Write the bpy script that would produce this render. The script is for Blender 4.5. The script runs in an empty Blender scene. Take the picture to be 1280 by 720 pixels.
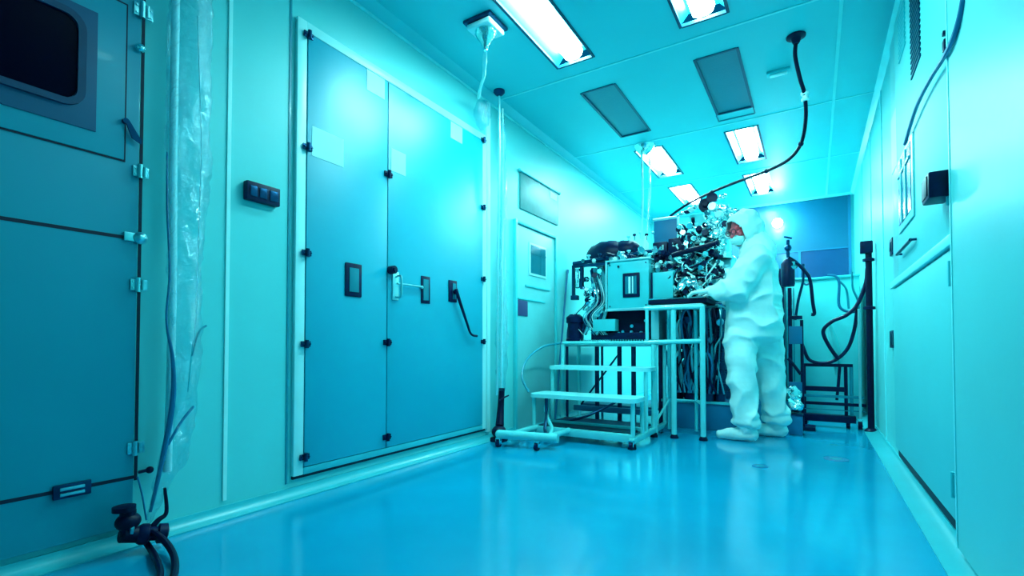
import bpy, bmesh, math, random
from mathutils import Vector, Matrix, noise
random.seed(7)
C = bpy.context.scene.collection
PI = math.pi
# ------------------------------------------------------------------ camera
FPX = 610.0; TH = math.atan(378/610); PT = math.atan(14/610); CH = 0.73
cam = bpy.data.cameras.new('camera'); camo = bpy.data.objects.new('camera', cam); C.objects.link(camo)
cam.sensor_width = 36; cam.lens = FPX/1280*36; cam.shift_y = 58/1280; cam.clip_start = .02
camo.location = (0, 0, CH); camo.rotation_euler = (PI/2+PT, 0, TH)
bpy.context.scene.camera = camo
_F = Vector((-math.sin(TH)*math.cos(PT), math.cos(TH)*math.cos(PT), math.sin(PT)))
_R = Vector((math.cos(TH), math.sin(TH), 0)); _U = _R.cross(_F)
def at(ax, val, x, y):
    """point of the room plane (axis = value) seen at a photo pixel"""
    r = _F + _R*((x-640)/FPX) + _U*((418-y)/FPX)
    o = Vector((0, 0, CH)); t = (val-o[ax])/r[ax]
    return o + r*t
def atY(Y, x, y): return at(1, Y, x, y)

# ------------------------------------------------------------------ materials
MATS = {}
def mat(name, col, rough=.5, metal=0, bump=0, bscale=40, var=0, vscale=6, emit=None, estr=0, coat=0, spec=.5, stretch=None):
    if name in MATS: return MATS[name]
    m = bpy.data.materials.new(name); m.use_nodes = True; nt = m.node_tree; N = nt.nodes; L = nt.links
    b = N['Principled BSDF']
    b.inputs['Base Color'].default_value = (*col, 1); b.inputs['Roughness'].default_value = rough
    b.inputs['Metallic'].default_value = metal; b.inputs['Specular IOR Level'].default_value = spec
    b.inputs['Coat Weight'].default_value = coat; b.inputs['Coat Roughness'].default_value = .08
    tc = N.new('ShaderNodeTexCoord'); src = tc.outputs['Object']
    if stretch:
        mp = N.new('ShaderNodeMapping'); mp.inputs['Scale'].default_value = stretch
        L.new(src, mp.inputs[0]); src = mp.outputs[0]
    if bump:
        n = N.new('ShaderNodeTexNoise'); n.inputs['Scale'].default_value = bscale; n.inputs['Detail'].default_value = 3
        L.new(src, n.inputs['Vector'])
        bp = N.new('ShaderNodeBump'); bp.inputs['Strength'].default_value = bump; bp.inputs['Distance'].default_value = .01
        L.new(n.outputs['Fac'], bp.inputs['Height']); L.new(bp.outputs[0], b.inputs['Normal'])
    v = var or .04
    n2 = N.new('ShaderNodeTexNoise'); n2.inputs['Scale'].default_value = vscale; n2.inputs['Detail'].default_value = 4
    L.new(src, n2.inputs['Vector'])
    r = N.new('ShaderNodeValToRGB'); r.color_ramp.elements[0].position = .3; r.color_ramp.elements[1].position = .7
    r.color_ramp.elements[0].color = (*[c*(1-v) for c in col], 1); r.color_ramp.elements[1].color = (*[min(1, c*(1+v)) for c in col], 1)
    L.new(n2.outputs['Fac'], r.inputs[0]); L.new(r.outputs[0], b.inputs['Base Color'])
    if emit:
        b.inputs['Emission Color'].default_value = (*emit, 1); b.inputs['Emission Strength'].default_value = estr
    MATS[name] = m; return m

M = dict(
 wall=mat('painted_wall', (.125,.67,.68), .40, bump=.02, bscale=30, var=.03, vscale=2),
 ceil=mat('ceiling_panel', (.06,.66,.73), .45, bump=.02, bscale=60, var=.03, vscale=1.5),
 seam=mat('seam_strip', (.22,.85,.88), .4),
 floor=mat('vinyl_floor', (.0,.34,.56), .16, bump=.03, bscale=9, var=.10, vscale=1.6, coat=.35),
 kerb=mat('cove_skirting', (.03,.50,.58), .38, coat=.15),
 doorblue=mat('blue_door_panel', (.0,.40,.54), .38, bump=.008, bscale=5, var=.04, vscale=1.5, spec=.7),
 frame=mat('pale_door_frame', (.50,.92,.92), .3),
 paledoor=mat('pale_door_paint', (.17,.62,.64), .35),
 cab=mat('cabinet_paint', (.0,.29,.39), .38, bump=.01, bscale=12, var=.05, vscale=2, coat=.15),
 cabframe=mat('window_surround_paint', (.0,.075,.17), .5), sealrub=mat('window_seal_rubber', (.0,.04,.11), .5),
 rcab=mat('pale_cabinet_paint', (.09,.62,.64), .5, var=.03, vscale=2),
 gap=mat('dark_joint_and_gap_shade', (.0,.004,.03), .6),  # near-black of joints and gaskets; on the wall cabinet it paints gap shade
 navy=mat('dark_navy_plastic', (.0,.007,.05), .4, spec=.22, var=.3, vscale=30),
 black=mat('black_rubber', (.0,.003,.03), .45, spec=.2, var=.2, vscale=40),
 darkmetal=mat('dark_blue_metal', (.0,.05,.13), .3, .8, var=.2, vscale=30),
 chrome=mat('chrome', (.62,.92,.95), .12, 1),
 steel=mat('brushed_steel', (.30,.70,.76), .3, 1, bump=.05, bscale=80),
 foil=mat('crinkled_foil', (.65,.95,.98), .16, 1, bump=.9, bscale=26),
 alu=mat('aluminium', (.35,.80,.84), .35, .6),
 housing=mat('housing_paint', (.05,.60,.66), .35, var=.04, vscale=8),
 tube=mat('pale_tube_paint', (.14,.72,.74), .25, coat=.5),
 tread=mat('pale_tread', (.28,.86,.88), .3, bump=.1, bscale=90),
 midblue=mat('mid_blue_paint', (.0,.18,.36), .4),
 farblue=mat('blue_far_glass', (.0,.13,.25), .3, coat=.2),
 fardark=mat('dark_far_glass', (.0,.06,.18), .25, coat=.2),
 glassdark=mat('dark_window_glass', (.0,.0005,.012), .3, spec=.04),
 glassmid=mat('mid_window_glass', (.01,.20,.27), .12),
 paper=mat('paper', (.42,.84,.84), .45),
 palegrey=mat('pale_grey_board', (.04,.25,.27), .4, var=.12, vscale=14),
 suit=mat('white_coverall_fabric', (.68,.92,.90), .7, bump=.5, bscale=11, var=.02),
 suit2=mat('white_hood_fabric', (.72,.92,.90), .7, bump=.3, bscale=22),
 glove=mat('white_glove', (.8,.95,.95), .5),
 mask=mat('pale_face_mask', (.5,.9,.88), .8),
 skin=mat('skin', (.95,.10,.13), .5, var=.05, vscale=30),
 frameglass=mat('dark_glasses_frame', (.10,.02,.04), .3),
 offwhite=mat('white_plastic', (.62,.94,.95), .35),
 purple=mat('dark_violet_sign', (.045,.05,.17), .5),
 panel=mat('unlit_panel', (.0,.18,.27), .35, bump=.2, bscale=120),
 lampframe=mat('lamp_frame', (.0,.06,.14), .4),
 reflector=mat('lamp_reflector', (.01,.22,.30), .4),
 cablew=mat('pale_cable', (.45,.9,.9), .4),
 shroud=mat('pale_cover', (.09,.66,.70), .35, bump=.15, bscale=5, var=.06, vscale=4),
)
LC = (.39, .97, .95)
def emis(name, s, col=LC):
    m = mat(name, (.8,.95,1), .5, emit=col, estr=s); return m
M['diff'] = emis('lit_diffuser', 23); M['diff_bright'] = emis('lit_diffuser_bright', 34); M['diff_dim'] = emis('lit_diffuser_dim', 4)
M['tubeglow'] = emis('lit_lamp_tube', 30)
M['glow_ball'] = emis('glow_ball_emission', 12)  # emission of the ball that stands in for a mirrored light
def film(name, col, fac, rough=.12, bump=.8, scale=18):
    m = bpy.data.materials.new(name); m.use_nodes = True; nt = m.node_tree; N = nt.nodes; L = nt.links
    N.remove(N['Principled BSDF']); out = N['Material Output']
    t = N.new('ShaderNodeBsdfTransparent'); t.inputs[0].default_value = (*col, 1)
    g = N.new('ShaderNodeBsdfGlossy'); g.inputs['Roughness'].default_value = rough; g.inputs[0].default_value = (.8,.97,1,1)
    tc = N.new('ShaderNodeTexCoord'); n = N.new('ShaderNodeTexNoise'); n.inputs['Scale'].default_value = scale; n.inputs['Detail'].default_value = 6
    n.inputs['Distortion'].default_value = 1.5
    bp = N.new('ShaderNodeBump'); bp.inputs['Strength'].default_value = bump; bp.inputs['Distance'].default_value = .02
    L.new(tc.outputs['Object'], n.inputs['Vector']); L.new(n.outputs['Fac'], bp.inputs['Height']); L.new(bp.outputs[0], g.inputs['Normal'])
    lw = N.new('ShaderNodeLayerWeight'); lw.inputs['Blend'].default_value = .35; L.new(bp.outputs[0], lw.inputs['Normal'])
    ma = N.new('ShaderNodeMath'); ma.operation = 'MULTIPLY_ADD'; ma.inputs[1].default_value = .45; ma.inputs[2].default_value = fac
    L.new(lw.outputs['Facing'], ma.inputs[0]); ma.use_clamp = True
    mx = N.new('ShaderNodeMixShader'); L.new(ma.outputs[0], mx.inputs[0]); L.new(t.outputs[0], mx.inputs[1]); L.new(g.outputs[0], mx.inputs[2])
    L.new(mx.outputs[0], out.inputs['Surface']); return m
M['film'] = film('clear_plastic_film', (.78,.93,.96), .04, bump=1.0, scale=24)
M['cleartube'] = film('clear_tubing', (.80,.95,.97), .22, bump=.3)

# ------------------------------------------------------------------ mesh helpers
class MB:
    """collects shapes in room coordinates"""
    def __init__(s): s.bm = bmesh.new(); s.smooth = False
    def _xf(s, verts, mtx): bmesh.ops.transform(s.bm, matrix=mtx, verts=verts)
    def box(s, x0, x1, y0, y1, z0, z1, bev=0, seg=2, mtx=None):
        t = bmesh.new(); bmesh.ops.create_cube(t, size=1)
        bmesh.ops.transform(t, matrix=Matrix.Translation(((x0+x1)/2, (y0+y1)/2, (z0+z1)/2)) @ Matrix.Diagonal((abs(x1-x0), abs(y1-y0), abs(z1-z0), 1)), verts=t.verts)
        if bev:
            bmesh.ops.bevel(t, geom=list(t.edges), offset=bev, segments=seg, affect='EDGES', profile=.6)
        if mtx: bmesh.ops.transform(t, matrix=mtx, verts=t.verts)
        s._merge(t); return s
    def _merge(s, t):
        me = bpy.data.meshes.new('tmp'); t.to_mesh(me); t.free(); s.bm.from_mesh(me); bpy.data.meshes.remove(me)
    def cyl(s, a, b, r, r2=None, seg=20, cap=True):
        a = Vector(a); b = Vector(b); d = b-a
        t = bmesh.new(); bmesh.ops.create_cone(t, cap_ends=cap, segments=seg, radius1=r, radius2=r if r2 is None else r2, depth=d.length)
        bmesh.ops.transform(t, matrix=Matrix.Translation((a+b)/2) @ d.to_track_quat('Z', 'Y').to_matrix().to_4x4(), verts=t.verts)
        s._merge(t); return s
    def sph(s, c, r, sc=(1,1,1), seg=20, mtx=None):
        t = bmesh.new(); bmesh.ops.create_uvsphere(t, u_segments=seg, v_segments=max(8, seg//2+2), radius=r)
        bmesh.ops.transform(t, matrix=Matrix.Translation(c) @ (mtx or Matrix.Identity(4)) @ Matrix.Diagonal((*sc, 1)), verts=t.verts)
        s._merge(t); return s
    def lathe(s, base, axis, prof, seg=28):
        """prof: list of (radius, height along axis)"""
        q = Vector(axis).to_track_quat('Z', 'Y').to_matrix().to_4x4(); mt = Matrix.Translation(base) @ q
        rings = []
        for r, h in prof:
            rings.append([s.bm.verts.new(mt @ Vector((r*math.cos(2*PI*k/seg), r*math.sin(2*PI*k/seg), h))) for k in range(seg)])
        for i in range(len(rings)-1):
            for k in range(seg):
                s.bm.faces.new((rings[i][k], rings[i][(k+1) % seg], rings[i+1][(k+1) % seg], rings[i+1][k]))
        s.bm.faces.new(rings[0][::-1]); s.bm.faces.new(rings[-1]); return s
    def tube(s, pts, r, seg=10, sub=6, wob=0, closed_ends=True):
        pts = [Vector(p) for p in pts]; rr = r if isinstance(r, (list, tuple)) else [r]*len(pts)
        P = []; Rr = []
        n = len(pts)
        for i in range(n-1):
            p0 = pts[max(i-1, 0)]; p1 = pts[i]; p2 = pts[i+1]; p3 = pts[min(i+2, n-1)]
            for j in range(sub):
                t = j/sub
                P.append(.5*((2*p1)+(p2-p0)*t+(2*p0-5*p1+4*p2-p3)*t*t+(3*p1-p0-3*p2+p3)*t**3)); Rr.append(rr[i]*(1-t)+rr[i+1]*t)
        P.append(pts[-1]); Rr.append(rr[-1])
        tan = (P[1]-P[0]).normalized(); up = tan.orthogonal().normalized(); rings = []
        for i, p in enumerate(P):
            tn = (P[min(i+1, len(P)-1)]-P[max(i-1, 0)]).normalized()
            up = (up - tn*up.dot(tn)).normalized(); sd = tn.cross(up); ring = []
            for k in range(seg):
                a = 2*PI*k/seg; d = up*math.cos(a)+sd*math.sin(a); q = p+d*Rr[i]
                if wob: q = q + d*Rr[i]*wob*noise.noise(q*14+d*1.3)
                ring.append(s.bm.verts.new(q))
            rings.append(ring)
        for i in range(len(rings)-1):
            for k in range(seg): s.bm.faces.new((rings[i][k], rings[i][(k+1) % seg], rings[i+1][(k+1) % seg], rings[i+1][k]))
        if closed_ends: s.bm.faces.new(rings[0][::-1]); s.bm.faces.new(rings[-1])
        return s
    def bars(s, segs, r, seg=12):
        for a, b in segs: s.cyl(a, b, r, seg=seg)
        return s
    def poly(s, pts, mtx_n, depth):
        """extrude a flat outline (list of 3D pts) along vector"""
        v = [s.bm.verts.new(p) for p in pts]; w = [s.bm.verts.new(Vector(p)+Vector(mtx_n)*depth) for p in pts]
        s.bm.faces.new(v); s.bm.faces.new(w[::-1]); n = len(v)
        for i in range(n): s.bm.faces.new((v[i], w[i], w[(i+1) % n], v[(i+1) % n]))
        return s
WL = {}
def thing(name, loc, label=None, cat=None, group=None, kind=None, rot=0):
    o = bpy.data.objects.new(name, None); o.empty_display_size = .05; C.objects.link(o); o.location = loc; WL[o.name] = Vector(loc)
    tag(o, label, cat, group, kind); return o
def tag(o, label=None, cat=None, group=None, kind=None):
    if label: o['label'] = label
    if cat: o['category'] = cat
    if group: o['group'] = group
    if kind: o['kind'] = kind
    return o
def part(name, mb, m, parent=None, label=None, smooth=True, auto=35, mods=None):
    bm = mb.bm
    bmesh.ops.recalc_face_normals(bm, faces=bm.faces)
    if parent: wl = WL[parent.name]
    else:
        xs = [v.co for v in bm.verts]
        wl = Vector(((min(v.x for v in xs)+max(v.x for v in xs))/2, (min(v.y for v in xs)+max(v.y for v in xs))/2, min(v.z for v in xs)))
    bmesh.ops.translate(bm, verts=bm.verts, vec=-wl)
    if smooth:
        for f in bm.faces: f.smooth = True
        for e in bm.edges:
            if len(e.link_faces) == 2 and e.calc_face_angle(0) > math.radians(auto): e.smooth = False
    me = bpy.data.meshes.new(name); bm.to_mesh(me); bm.free()
    me.materials.append(m if not isinstance(m, str) else M[m])
    o = bpy.data.objects.new(name, me); C.objects.link(o)
    if parent: o.parent = parent; WL[o.name] = wl
    else: o.location = wl; WL[o.name] = wl
    if label: o['label'] = label
    if mods: mods(o)
    return o
def B(*a, **k): return MB().box(*a, **k)
def struct(name, mb, m, **k):
    o = part(name, mb, m, **k); o['kind'] = 'structure'; return o

XL, XR, YN, YF, ZC = -2.15, .45, -1.6, 7.58, 2.7
# ------------------------------------------------------------------ room shell
struct('floor', B(XL-.1, XR+.1, YN-.1, YF+.1, -.1, 0), 'floor')
struct('wall_left', B(XL-.12, XL, YN, YF, 0, ZC+.1), 'wall')
struct('wall_right', B(XR, XR+.12, YN, YF, 0, ZC+.1), 'wall')
struct('wall_far', B(XL-.12, XR+.12, YF, YF+.12, 0, ZC+.1), 'wall')
struct('wall_near', B(XL-.12, XR+.12, YN-.12, YN, 0, ZC+.1), 'wall')
# ceiling with openings for the recessed fittings
colX = [(-1.53, -1.25), (-.685, -.405)]
rowY = [(2.13, 3.085), (3.485, 4.43), (4.82, 5.75), (6.16, 7.10), (.79, 1.74)]
xs = [XL-.1, -1.53, -1.25, -.685, -.405, XR+.1]
ys = sorted([YN-.1, YF+.1]+[v for r in rowY for v in r])
cb = MB()
for i in range(len(xs)-1):
    for j in range(len(ys)-1):
        hole = (i in (1, 3)) and any(abs(ys[j]-r[0]) < 1e-4 for r in rowY)
        if not hole: cb.box(xs[i], xs[i+1], ys[j], ys[j+1], ZC, ZC+.02)
bmesh.ops.remove_doubles(cb.bm, verts=cb.bm.verts, dist=1e-4)
struct('ceiling', cb, 'ceil', smooth=False)
ti = 0
def trim(mb, m, **k):
    global ti
    ti += 1; return struct('trim_%d' % ti, mb, m, **k)
for y in (1.80, 3.235, 4.66, 6.04): trim(B(XL+.02, XR-.02, y-.008, y+.008, ZC-.004, ZC), 'seam')
trim(B(.145, .165, YN, YF, ZC-.004, ZC-.0005), 'seam')
# cornices
trim(MB().poly([(XL, YN, ZC), (XL+.045, YN, ZC), (XL+.03, YN, ZC-.02), (XL+.012, YN, ZC-.05), (XL, YN, ZC-.06)], (0, 1, 0), YF-YN), 'ceil')
trim(B(XL, XL+.012, YN, YF, ZC-.075, ZC-.062), 'seam')
trim(MB().poly([(XR, YN, ZC), (XR-.035, YN, ZC), (XR-.02, YN, ZC-.02), (XR, YN, ZC-.04)], (0, 1, 0), YF-YN), 'seam')
trim(B(XL, XR, YF-.03, YF, ZC-.035, ZC), 'seam')
# cove skirtings
def cove(x, s, w, h):
    p = [(x, YN, 0), (x+s*w, YN, 0), (x+s*w, YN, .004)]
    for k in range(1, 7):
        a = k/6*PI/2; p.append((x+s*(w-(w-.008)*math.sin(a)), YN, .004+(h-.004)*(1-math.cos(a))))
    p += [(x, YN, h)]
    return MB().poly(p, (0, 1, 0), YF-YN)
struct('baseboard_left', cove(XL, 1, .055, .048), 'kerb')
struct('baseboard_right', cove(XR, -1, .10, .03), 'kerb')
# left wall vertical joints
trim(B(XL, XL+.006, 1.128, 1.144, .07, ZC-.08), 'frame')
trim(B(XL, XL+.004, 1.418, 1.428, .07, ZC-.08), 'cab')
# raised door surround zone beyond the big door
trim(B(XL, XL+.02, 3.075, 3.12, .07, ZC-.08, bev=.004), 'frame')
trim(B(XL, XL+.012, 3.30, 3.315, .07, ZC-.08), 'seam')
# right wall joints
for y in (4.55, 5.4, 6.3): trim(B(XR-.006, XR, y, y+.03, .03, ZC-.05), 'seam')

# ------------------------------------------------------------------ ceiling fittings
def light(ci, ri, lit):
    x0, x1 = colX[ci]; y0, y1 = rowY[ri]; xc = (x0+x1)/2
    side = ('left', 'right')[ci]
    t = thing('ceiling_light' if lit else 'ceiling_panel_light', (xc, (y0+y1)/2, ZC))
    f = MB(); w = .014; z0 = ZC-.006; z1 = ZC+.012
    f.box(x0-.004, x0+w, y0, y1, z0, z1).box(x1-w, x1+.004, y0, y1, z0, z1)
    f.box(x0+w, x1-w, y0-.004, y0+.012, z0, z1).box(x0+w, x1-w, y1-.012, y1+.004, z0, z1)
    part('frame', f, 'lampframe', t)
    g = MB(); zt = ZC+.07
    if lit:
        # pan with sloping reflectors
        g.poly([(x0, y0, ZC+.01), (x0, y0, zt+.01), (x1, y0, zt+.01), (x1, y0, ZC+.01), (x1-.05, y0, zt), (x0+.05, y0, zt)], (0, 1, 0), y1-y0)
        part('reflector', g, 'reflector', t)
        d = MB(); xa, xb = x0+.072, x1-.072
        p = [(xa, y0+.03, ZC+.055), (xa+.012, y0+.03, ZC+.02), (xc-.03, y0+.03, ZC+.006), (xc+.03, y0+.03, ZC+.006), (xb-.012, y0+.03, ZC+.02), (xb, y0+.03, ZC+.055)]
        d.poly(p, (0, 1, 0), y1-y0-.06); part('diffuser', d, 'diff_dim' if ri == 4 else 'diff_bright' if ci == 0 and ri > 1 else 'diff', t)
        for ya in (y0+.012, y1-.03): part('tube_holder', B(xc-.012, xc+.012, ya, ya+.018, ZC+.02, ZC+.045), 'lampframe', t)
    else:
        g.box(x0+.014, x1-.014, y0+.012, y1-.012, ZC+.004, ZC+.03); part('cover', g, 'panel', t)
    return t
LT = {(0,0): ('lit ceiling light in left row, nearest and largest, above the blue double door', 1),
 (1,0): ('lit ceiling light in right row, cut off by the top edge of the photo', 1),
 (0,1): ('dark unlit ceiling panel in left row between two lit lights', 0),
 (1,1): ('dark unlit ceiling panel in right row, nearer the black hose mount', 0),
 (0,2): ('lit ceiling light in left row with clear tubes hanging from its near end', 1),
 (1,2): ('lit ceiling light in right row beyond the dark unlit panel', 1),
 (0,3): ('farthest lit ceiling light of the left row, above the black hose end', 1),
 (1,3): ('farthest lit ceiling light of the right row, near the far wall window', 1)}
for (ci, ri), (lb, lit) in LT.items():
    t = light(ci, ri, lit); tag(t, lb, 'ceiling light', 'recessed lights in the ceiling' if lit else 'unlit panels in the ceiling')
for ci in (0, 1):
    t = light(ci, 4, ci); tag(t, ('unlit ceiling panel behind the viewer in the left row', 'lit ceiling light overhead of the viewer in the right row')[ci], 'ceiling light')
# empty slot frame beyond the right unlit panel
f = B(-.695, -.405, 4.555, 4.57, ZC-.006, ZC).box(-.695, -.685, 4.44, 4.555, ZC-.006, ZC).box(-.41, -.40, 4.44, 4.555, ZC-.006, ZC)
tag(part('slot_frame', f, 'panel'), 'thin outlined slot on the ceiling at far end of the dark right panel', 'slot frame')
# smoke detector like plate
c = at(2, ZC, 973, 89)
t = thing('ceiling_plate', (c.x, c.y, ZC), 'small flat pale oblong fitting on the ceiling left of the black hose mount', 'ceiling fitting')
part('plate', B(c.x-.075, c.x+.075, c.y-.035, c.y+.035, ZC-.02, ZC-.0005, bev=.007), 'ceil', t)
part('cover', B(c.x-.055, c.x+.055, c.y-.02, c.y+.02, ZC-.028, ZC-.02, bev=.003), 'offwhite', t)
# square ceiling box with a plastic wrapped cable
c = Vector((-1.69, 2.42, ZC))
t = thing('ceiling_box', c, 'square pale box mounted on the ceiling, wrapped in plastic, above the double door', 'ceiling box')
part('base_plate', B(c.x-.10, c.x+.10, c.y-.10, c.y+.10, ZC-.02, ZC-.0005, bev=.006), 'darkmetal', t)
part('housing', B(c.x-.085, c.x+.085, c.y-.085, c.y+.085, ZC-.055, ZC-.02, bev=.014, seg=3), 'offwhite', t)
part('funnel', MB().lathe((c.x, c.y, ZC-.055), (0, 0, -1), [(.07,0),(.06,.02),(.035,.055),(.018,.085),(.010,.11)]), 'foil', t, label='crinkled funnel of film')
pts = [(c.x, c.y, ZC-.15)]+[tuple(atY(Y, x, y)) for Y, x, y in ((2.5,606,80),(2.6,605,95),(2.72,601,108),(2.85,598,122))]
part('cable', MB().tube(pts, [.010,.014,.011,.010,.012], wob=.4), 'cablew', t)
# crumpled film bundle at the upper right door corner
cr = MB(); cc = at(0, XL+.09, 603, 143)
cr.sph(cc, .09, (.6,.8,1.2), seg=24)
for v in cr.bm.verts: v.co += (v.co-cc).normalized()*.035*noise.noise(v.co*22)
tag(part('film_bundle', cr, 'film'), 'crumpled ball of clear film at the upper right corner of the double door', 'plastic film')

# ------------------------------------------------------------------ big blue double door (left wall)
def hinge_mb(x, y, z, s=1, w=.026, h=.02):
    m = MB(); m.box(x, x+.008, y-w, y+w, z-h*.7, z+h*.7, bev=.002)
    m.cyl((x+.014, y, z-h), (x+.014, y, z+h), .010, seg=14); m.cyl((x+.008, y-w*.7, z), (x+.016, y-w*.7, z), .005, seg=10); m.cyl((x+.008, y+w*.7, z), (x+.016, y+w*.7, z), .005, seg=10)
    return m
d1 = thing('door_1', (XL, 2.25, 0), kind='structure')
X = XL
fr = MB().box(X, X+.022, 1.447, 1.50, .10, 2.345, bev=.004).box(X, X+.022, 1.50, 3.012, 2.295, 2.345, bev=.004).box(X, X+.022, 3.012, 3.065, .10, 2.345, bev=.004)
part('door_frame', fr, 'frame', d1)
part('sill', B(X, X+.024, 1.50, 3.012, .10, .135, bev=.004), 'kerb', d1)
part('door_panel', B(X+.002, X+.026, 1.503, 2.037, .138, 2.29, bev=.003), 'doorblue', d1)
part('door_panel', B(X+.002, X+.026, 2.043, 3.008, .138, 2.29, bev=.003), 'doorblue', d1)
part('seam', B(X, X+.02, 2.0372, 2.0428, .138, 2.29), 'gap', d1)
XF = X+.026
for px, py in ((378,182),(376,315),(375,430),(376,572),(383,43)):
    q = at(0, XF, px, py); part('hinge', hinge_mb(XF, 1.501, q.z), 'darkmetal', d1)
for px, py in ((482,217),(480,428),(479,547)):
    q = at(0, XF, px, py); part('latch', hinge_mb(XF, 2.04, q.z, w=.03, h=.022), 'navy', d1)
for px, py in ((597,171),(600,258),(598,348),(598,427)):
    q = at(0, XF, px, py); part('hinge', hinge_mb(XF, 3.01, q.z), 'darkmetal', d1)
w = part('viewing_window', B(XF, XF+.008, 1.735, 1.845, .995, 1.175, bev=.006), 'navy', d1)
part('pane', B(XF+.008, XF+.011, 1.758, 1.822, 1.02, 1.15, bev=.001), 'glassmid', w)
# latch handle on the seam
hd = part('handle', MB().box(XF, XF+.01, 2.075, 2.125, 1.00, 1.17, bev=.004), 'alu', d1)
part('lever', MB().tube([(XF+.01,2.10,1.14),(XF+.05,2.10,1.14),(XF+.055,2.10,1.08),(XF+.05,2.10,1.02),(XF+.01,2.10,1.02)], .007), 'steel', hd)
part('lock_cylinder', MB().cyl((XF, 2.06, 1.175), (XF+.04, 2.06, 1.175), .024).cyl((XF+.04, 2.06, 1.175), (XF+.05, 2.06, 1.175), .014), 'navy', d1)
part('bolt_bar', MB().cyl((XF+.02, 2.10, 1.10), (XF+.02, 2.32, 1.10), .006).cyl((XF+.02, 2.32, 1.10), (XF+.002, 2.32, 1.10), .010), 'steel', d1)
rp = part('recessed_pull', B(XF, XF+.006, 2.325, 2.41, 1.00, 1.175, bev=.004), 'navy', d1)
part('pull_cup', B(XF+.006, XF+.009, 2.342, 2.393, 1.02, 1.155, bev=.001), 'glassmid', rp)
rp = part('recessed_pull', B(XF, XF+.006, 2.60, 2.69, 1.03, 1.18, bev=.004), 'navy', d1)
part('pull_cup', B(XF+.006, XF+.009, 2.64, 2.675, 1.05, 1.16, bev=.001), 'glassmid', rp)
part('handle_lever', MB().cyl((XF, 2.655, 1.10), (XF+.035, 2.655, 1.10), .015).tube([(XF+.03,2.645,1.12),(XF+.035,2.67,1.06),(XF+.035,2.76,.90),(XF+.03,2.82,.815),(XF+.025,2.90,.80)], [.013,.012,.009,.008,.009]), 'navy', d1)
# kick gap line
part('bottom_seal', B(X, X+.012, 1.45, 3.06, .085, .10), 'gap', d1)
def sheet(p0, p1, lb, name='paper_notice', m='paper', x=XF):
    a = at(0, x, *p0); b = at(0, x, *p1)
    o = part(name, B(x+.0005, x+.002, min(a.y, b.y), max(a.y, b.y), min(a.z, b.z), max(a.z, b.z)), m); tag(o, lb, 'notice', 'paper notices taped to the double door'); return o
def sheetw(y0, y1, z0, z1, lb, m='paper'):
    o = part('paper_notice', B(XF+.0005, XF+.002, y0, y1, z0, z1), m); tag(o, lb, 'notice', 'paper notices taped to the double door'); return o
sheetw(1.528, 1.72, 1.68, 1.83, 'wide pale paper notice at the left edge of the left door leaf')
sheetw(1.875, 2.01, 2.17, 2.288, 'pale paper notice at the top of the left door leaf')
sheetw(2.065, 2.185, 1.77, 1.905, 'pale paper notice beside the centre seam on the right door leaf')
sheetw(2.62, 2.75, 2.17, 2.285, 'small pale paper notice at the top of the right door leaf')
# emergency box on wall
t = thing('wall_box', (XL, 1.28, 1.38), 'black oblong wall box left of the blue double door', 'wall box')
part('housing', B(XL, XL+.035, 1.200, 1.357, 1.378, 1.462, bev=.006), 'navy', t)
for k, (a, b) in enumerate(((1.213, 1.245), (1.256, 1.291), (1.305, 1.345))): part('button', B(XL+.035, XL+.039, a, b, 1.395, 1.442, bev=.002), 'darkmetal', t)

# ------------------------------------------------------------------ small pale door
d2 = thing('door_2', (XL, 3.87, 0), kind='structure')
part('door_frame', B(XL, XL+.03, 3.485, 3.515, .0, 1.80, bev=.003).box(XL, XL+.03, 4.235, 4.265, 0, 1.80, bev=.003).box(XL, XL+.03, 3.515, 4.235, 1.77, 1.80, bev=.003), 'housing', d2)
part('door_panel', B(XL, XL+.014, 3.523, 4.227, .02, 1.762, bev=.003), 'paledoor', d2)
part('seal', B(XL, XL+.006, 3.515, 4.235, .01, 1.77), 'cab', d2)
w = part('viewing_window', B(XL+.014, XL+.022, 3.73, 4.05, 1.355, 1.645, bev=.004), 'frame', d2)
part('pane', B(XL+.022, XL+.024, 3.75, 4.03, 1.375, 1.625), 'glassmid', w, label='dark teal pane')
part('window_bar', B(XL+.024, XL+.028, 3.93, 3.945, 1.375, 1.60).box(XL+.024, XL+.028, 3.75, 4.03, 1.545, 1.56), 'glassmid', w)
part('panel_rib', B(XL+.014, XL+.024, 3.66, 4.12, 1.245, 1.262, bev=.003), 'housing', d2)
part('panel_rib', B(XL+.014, XL+.024, 3.54, 4.02, 1.125, 1.14, bev=.003), 'housing', d2)
tag(part('door_sign', B(XL+.0145, XL+.02, 3.535, 3.70, .985, 1.118, bev=.002), 'purple'), 'small dark violet square sign on the small pale door', 'sign')
t = thing('wall_board', (XL, 3.95, 1.9), 'pale grey board with a top rail on the wall above the small pale door', 'board')
part('board', B(XL, XL+.012, 3.59, 4.32, 1.915, 2.225, bev=.002), 'palegrey', t)
part('top_rail', MB().cyl((XL+.014, 3.57, 2.24), (XL+.014, 4.34, 2.24), .010).sph((XL+.014, 3.57, 2.24), .016).sph((XL+.014, 4.34, 2.24), .016), 'housing', t)
part('card', B(XL+.012, XL+.014, 4.14, 4.29, 2.15, 2.21), 'paper', t, label='bright card at the upper right')
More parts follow.
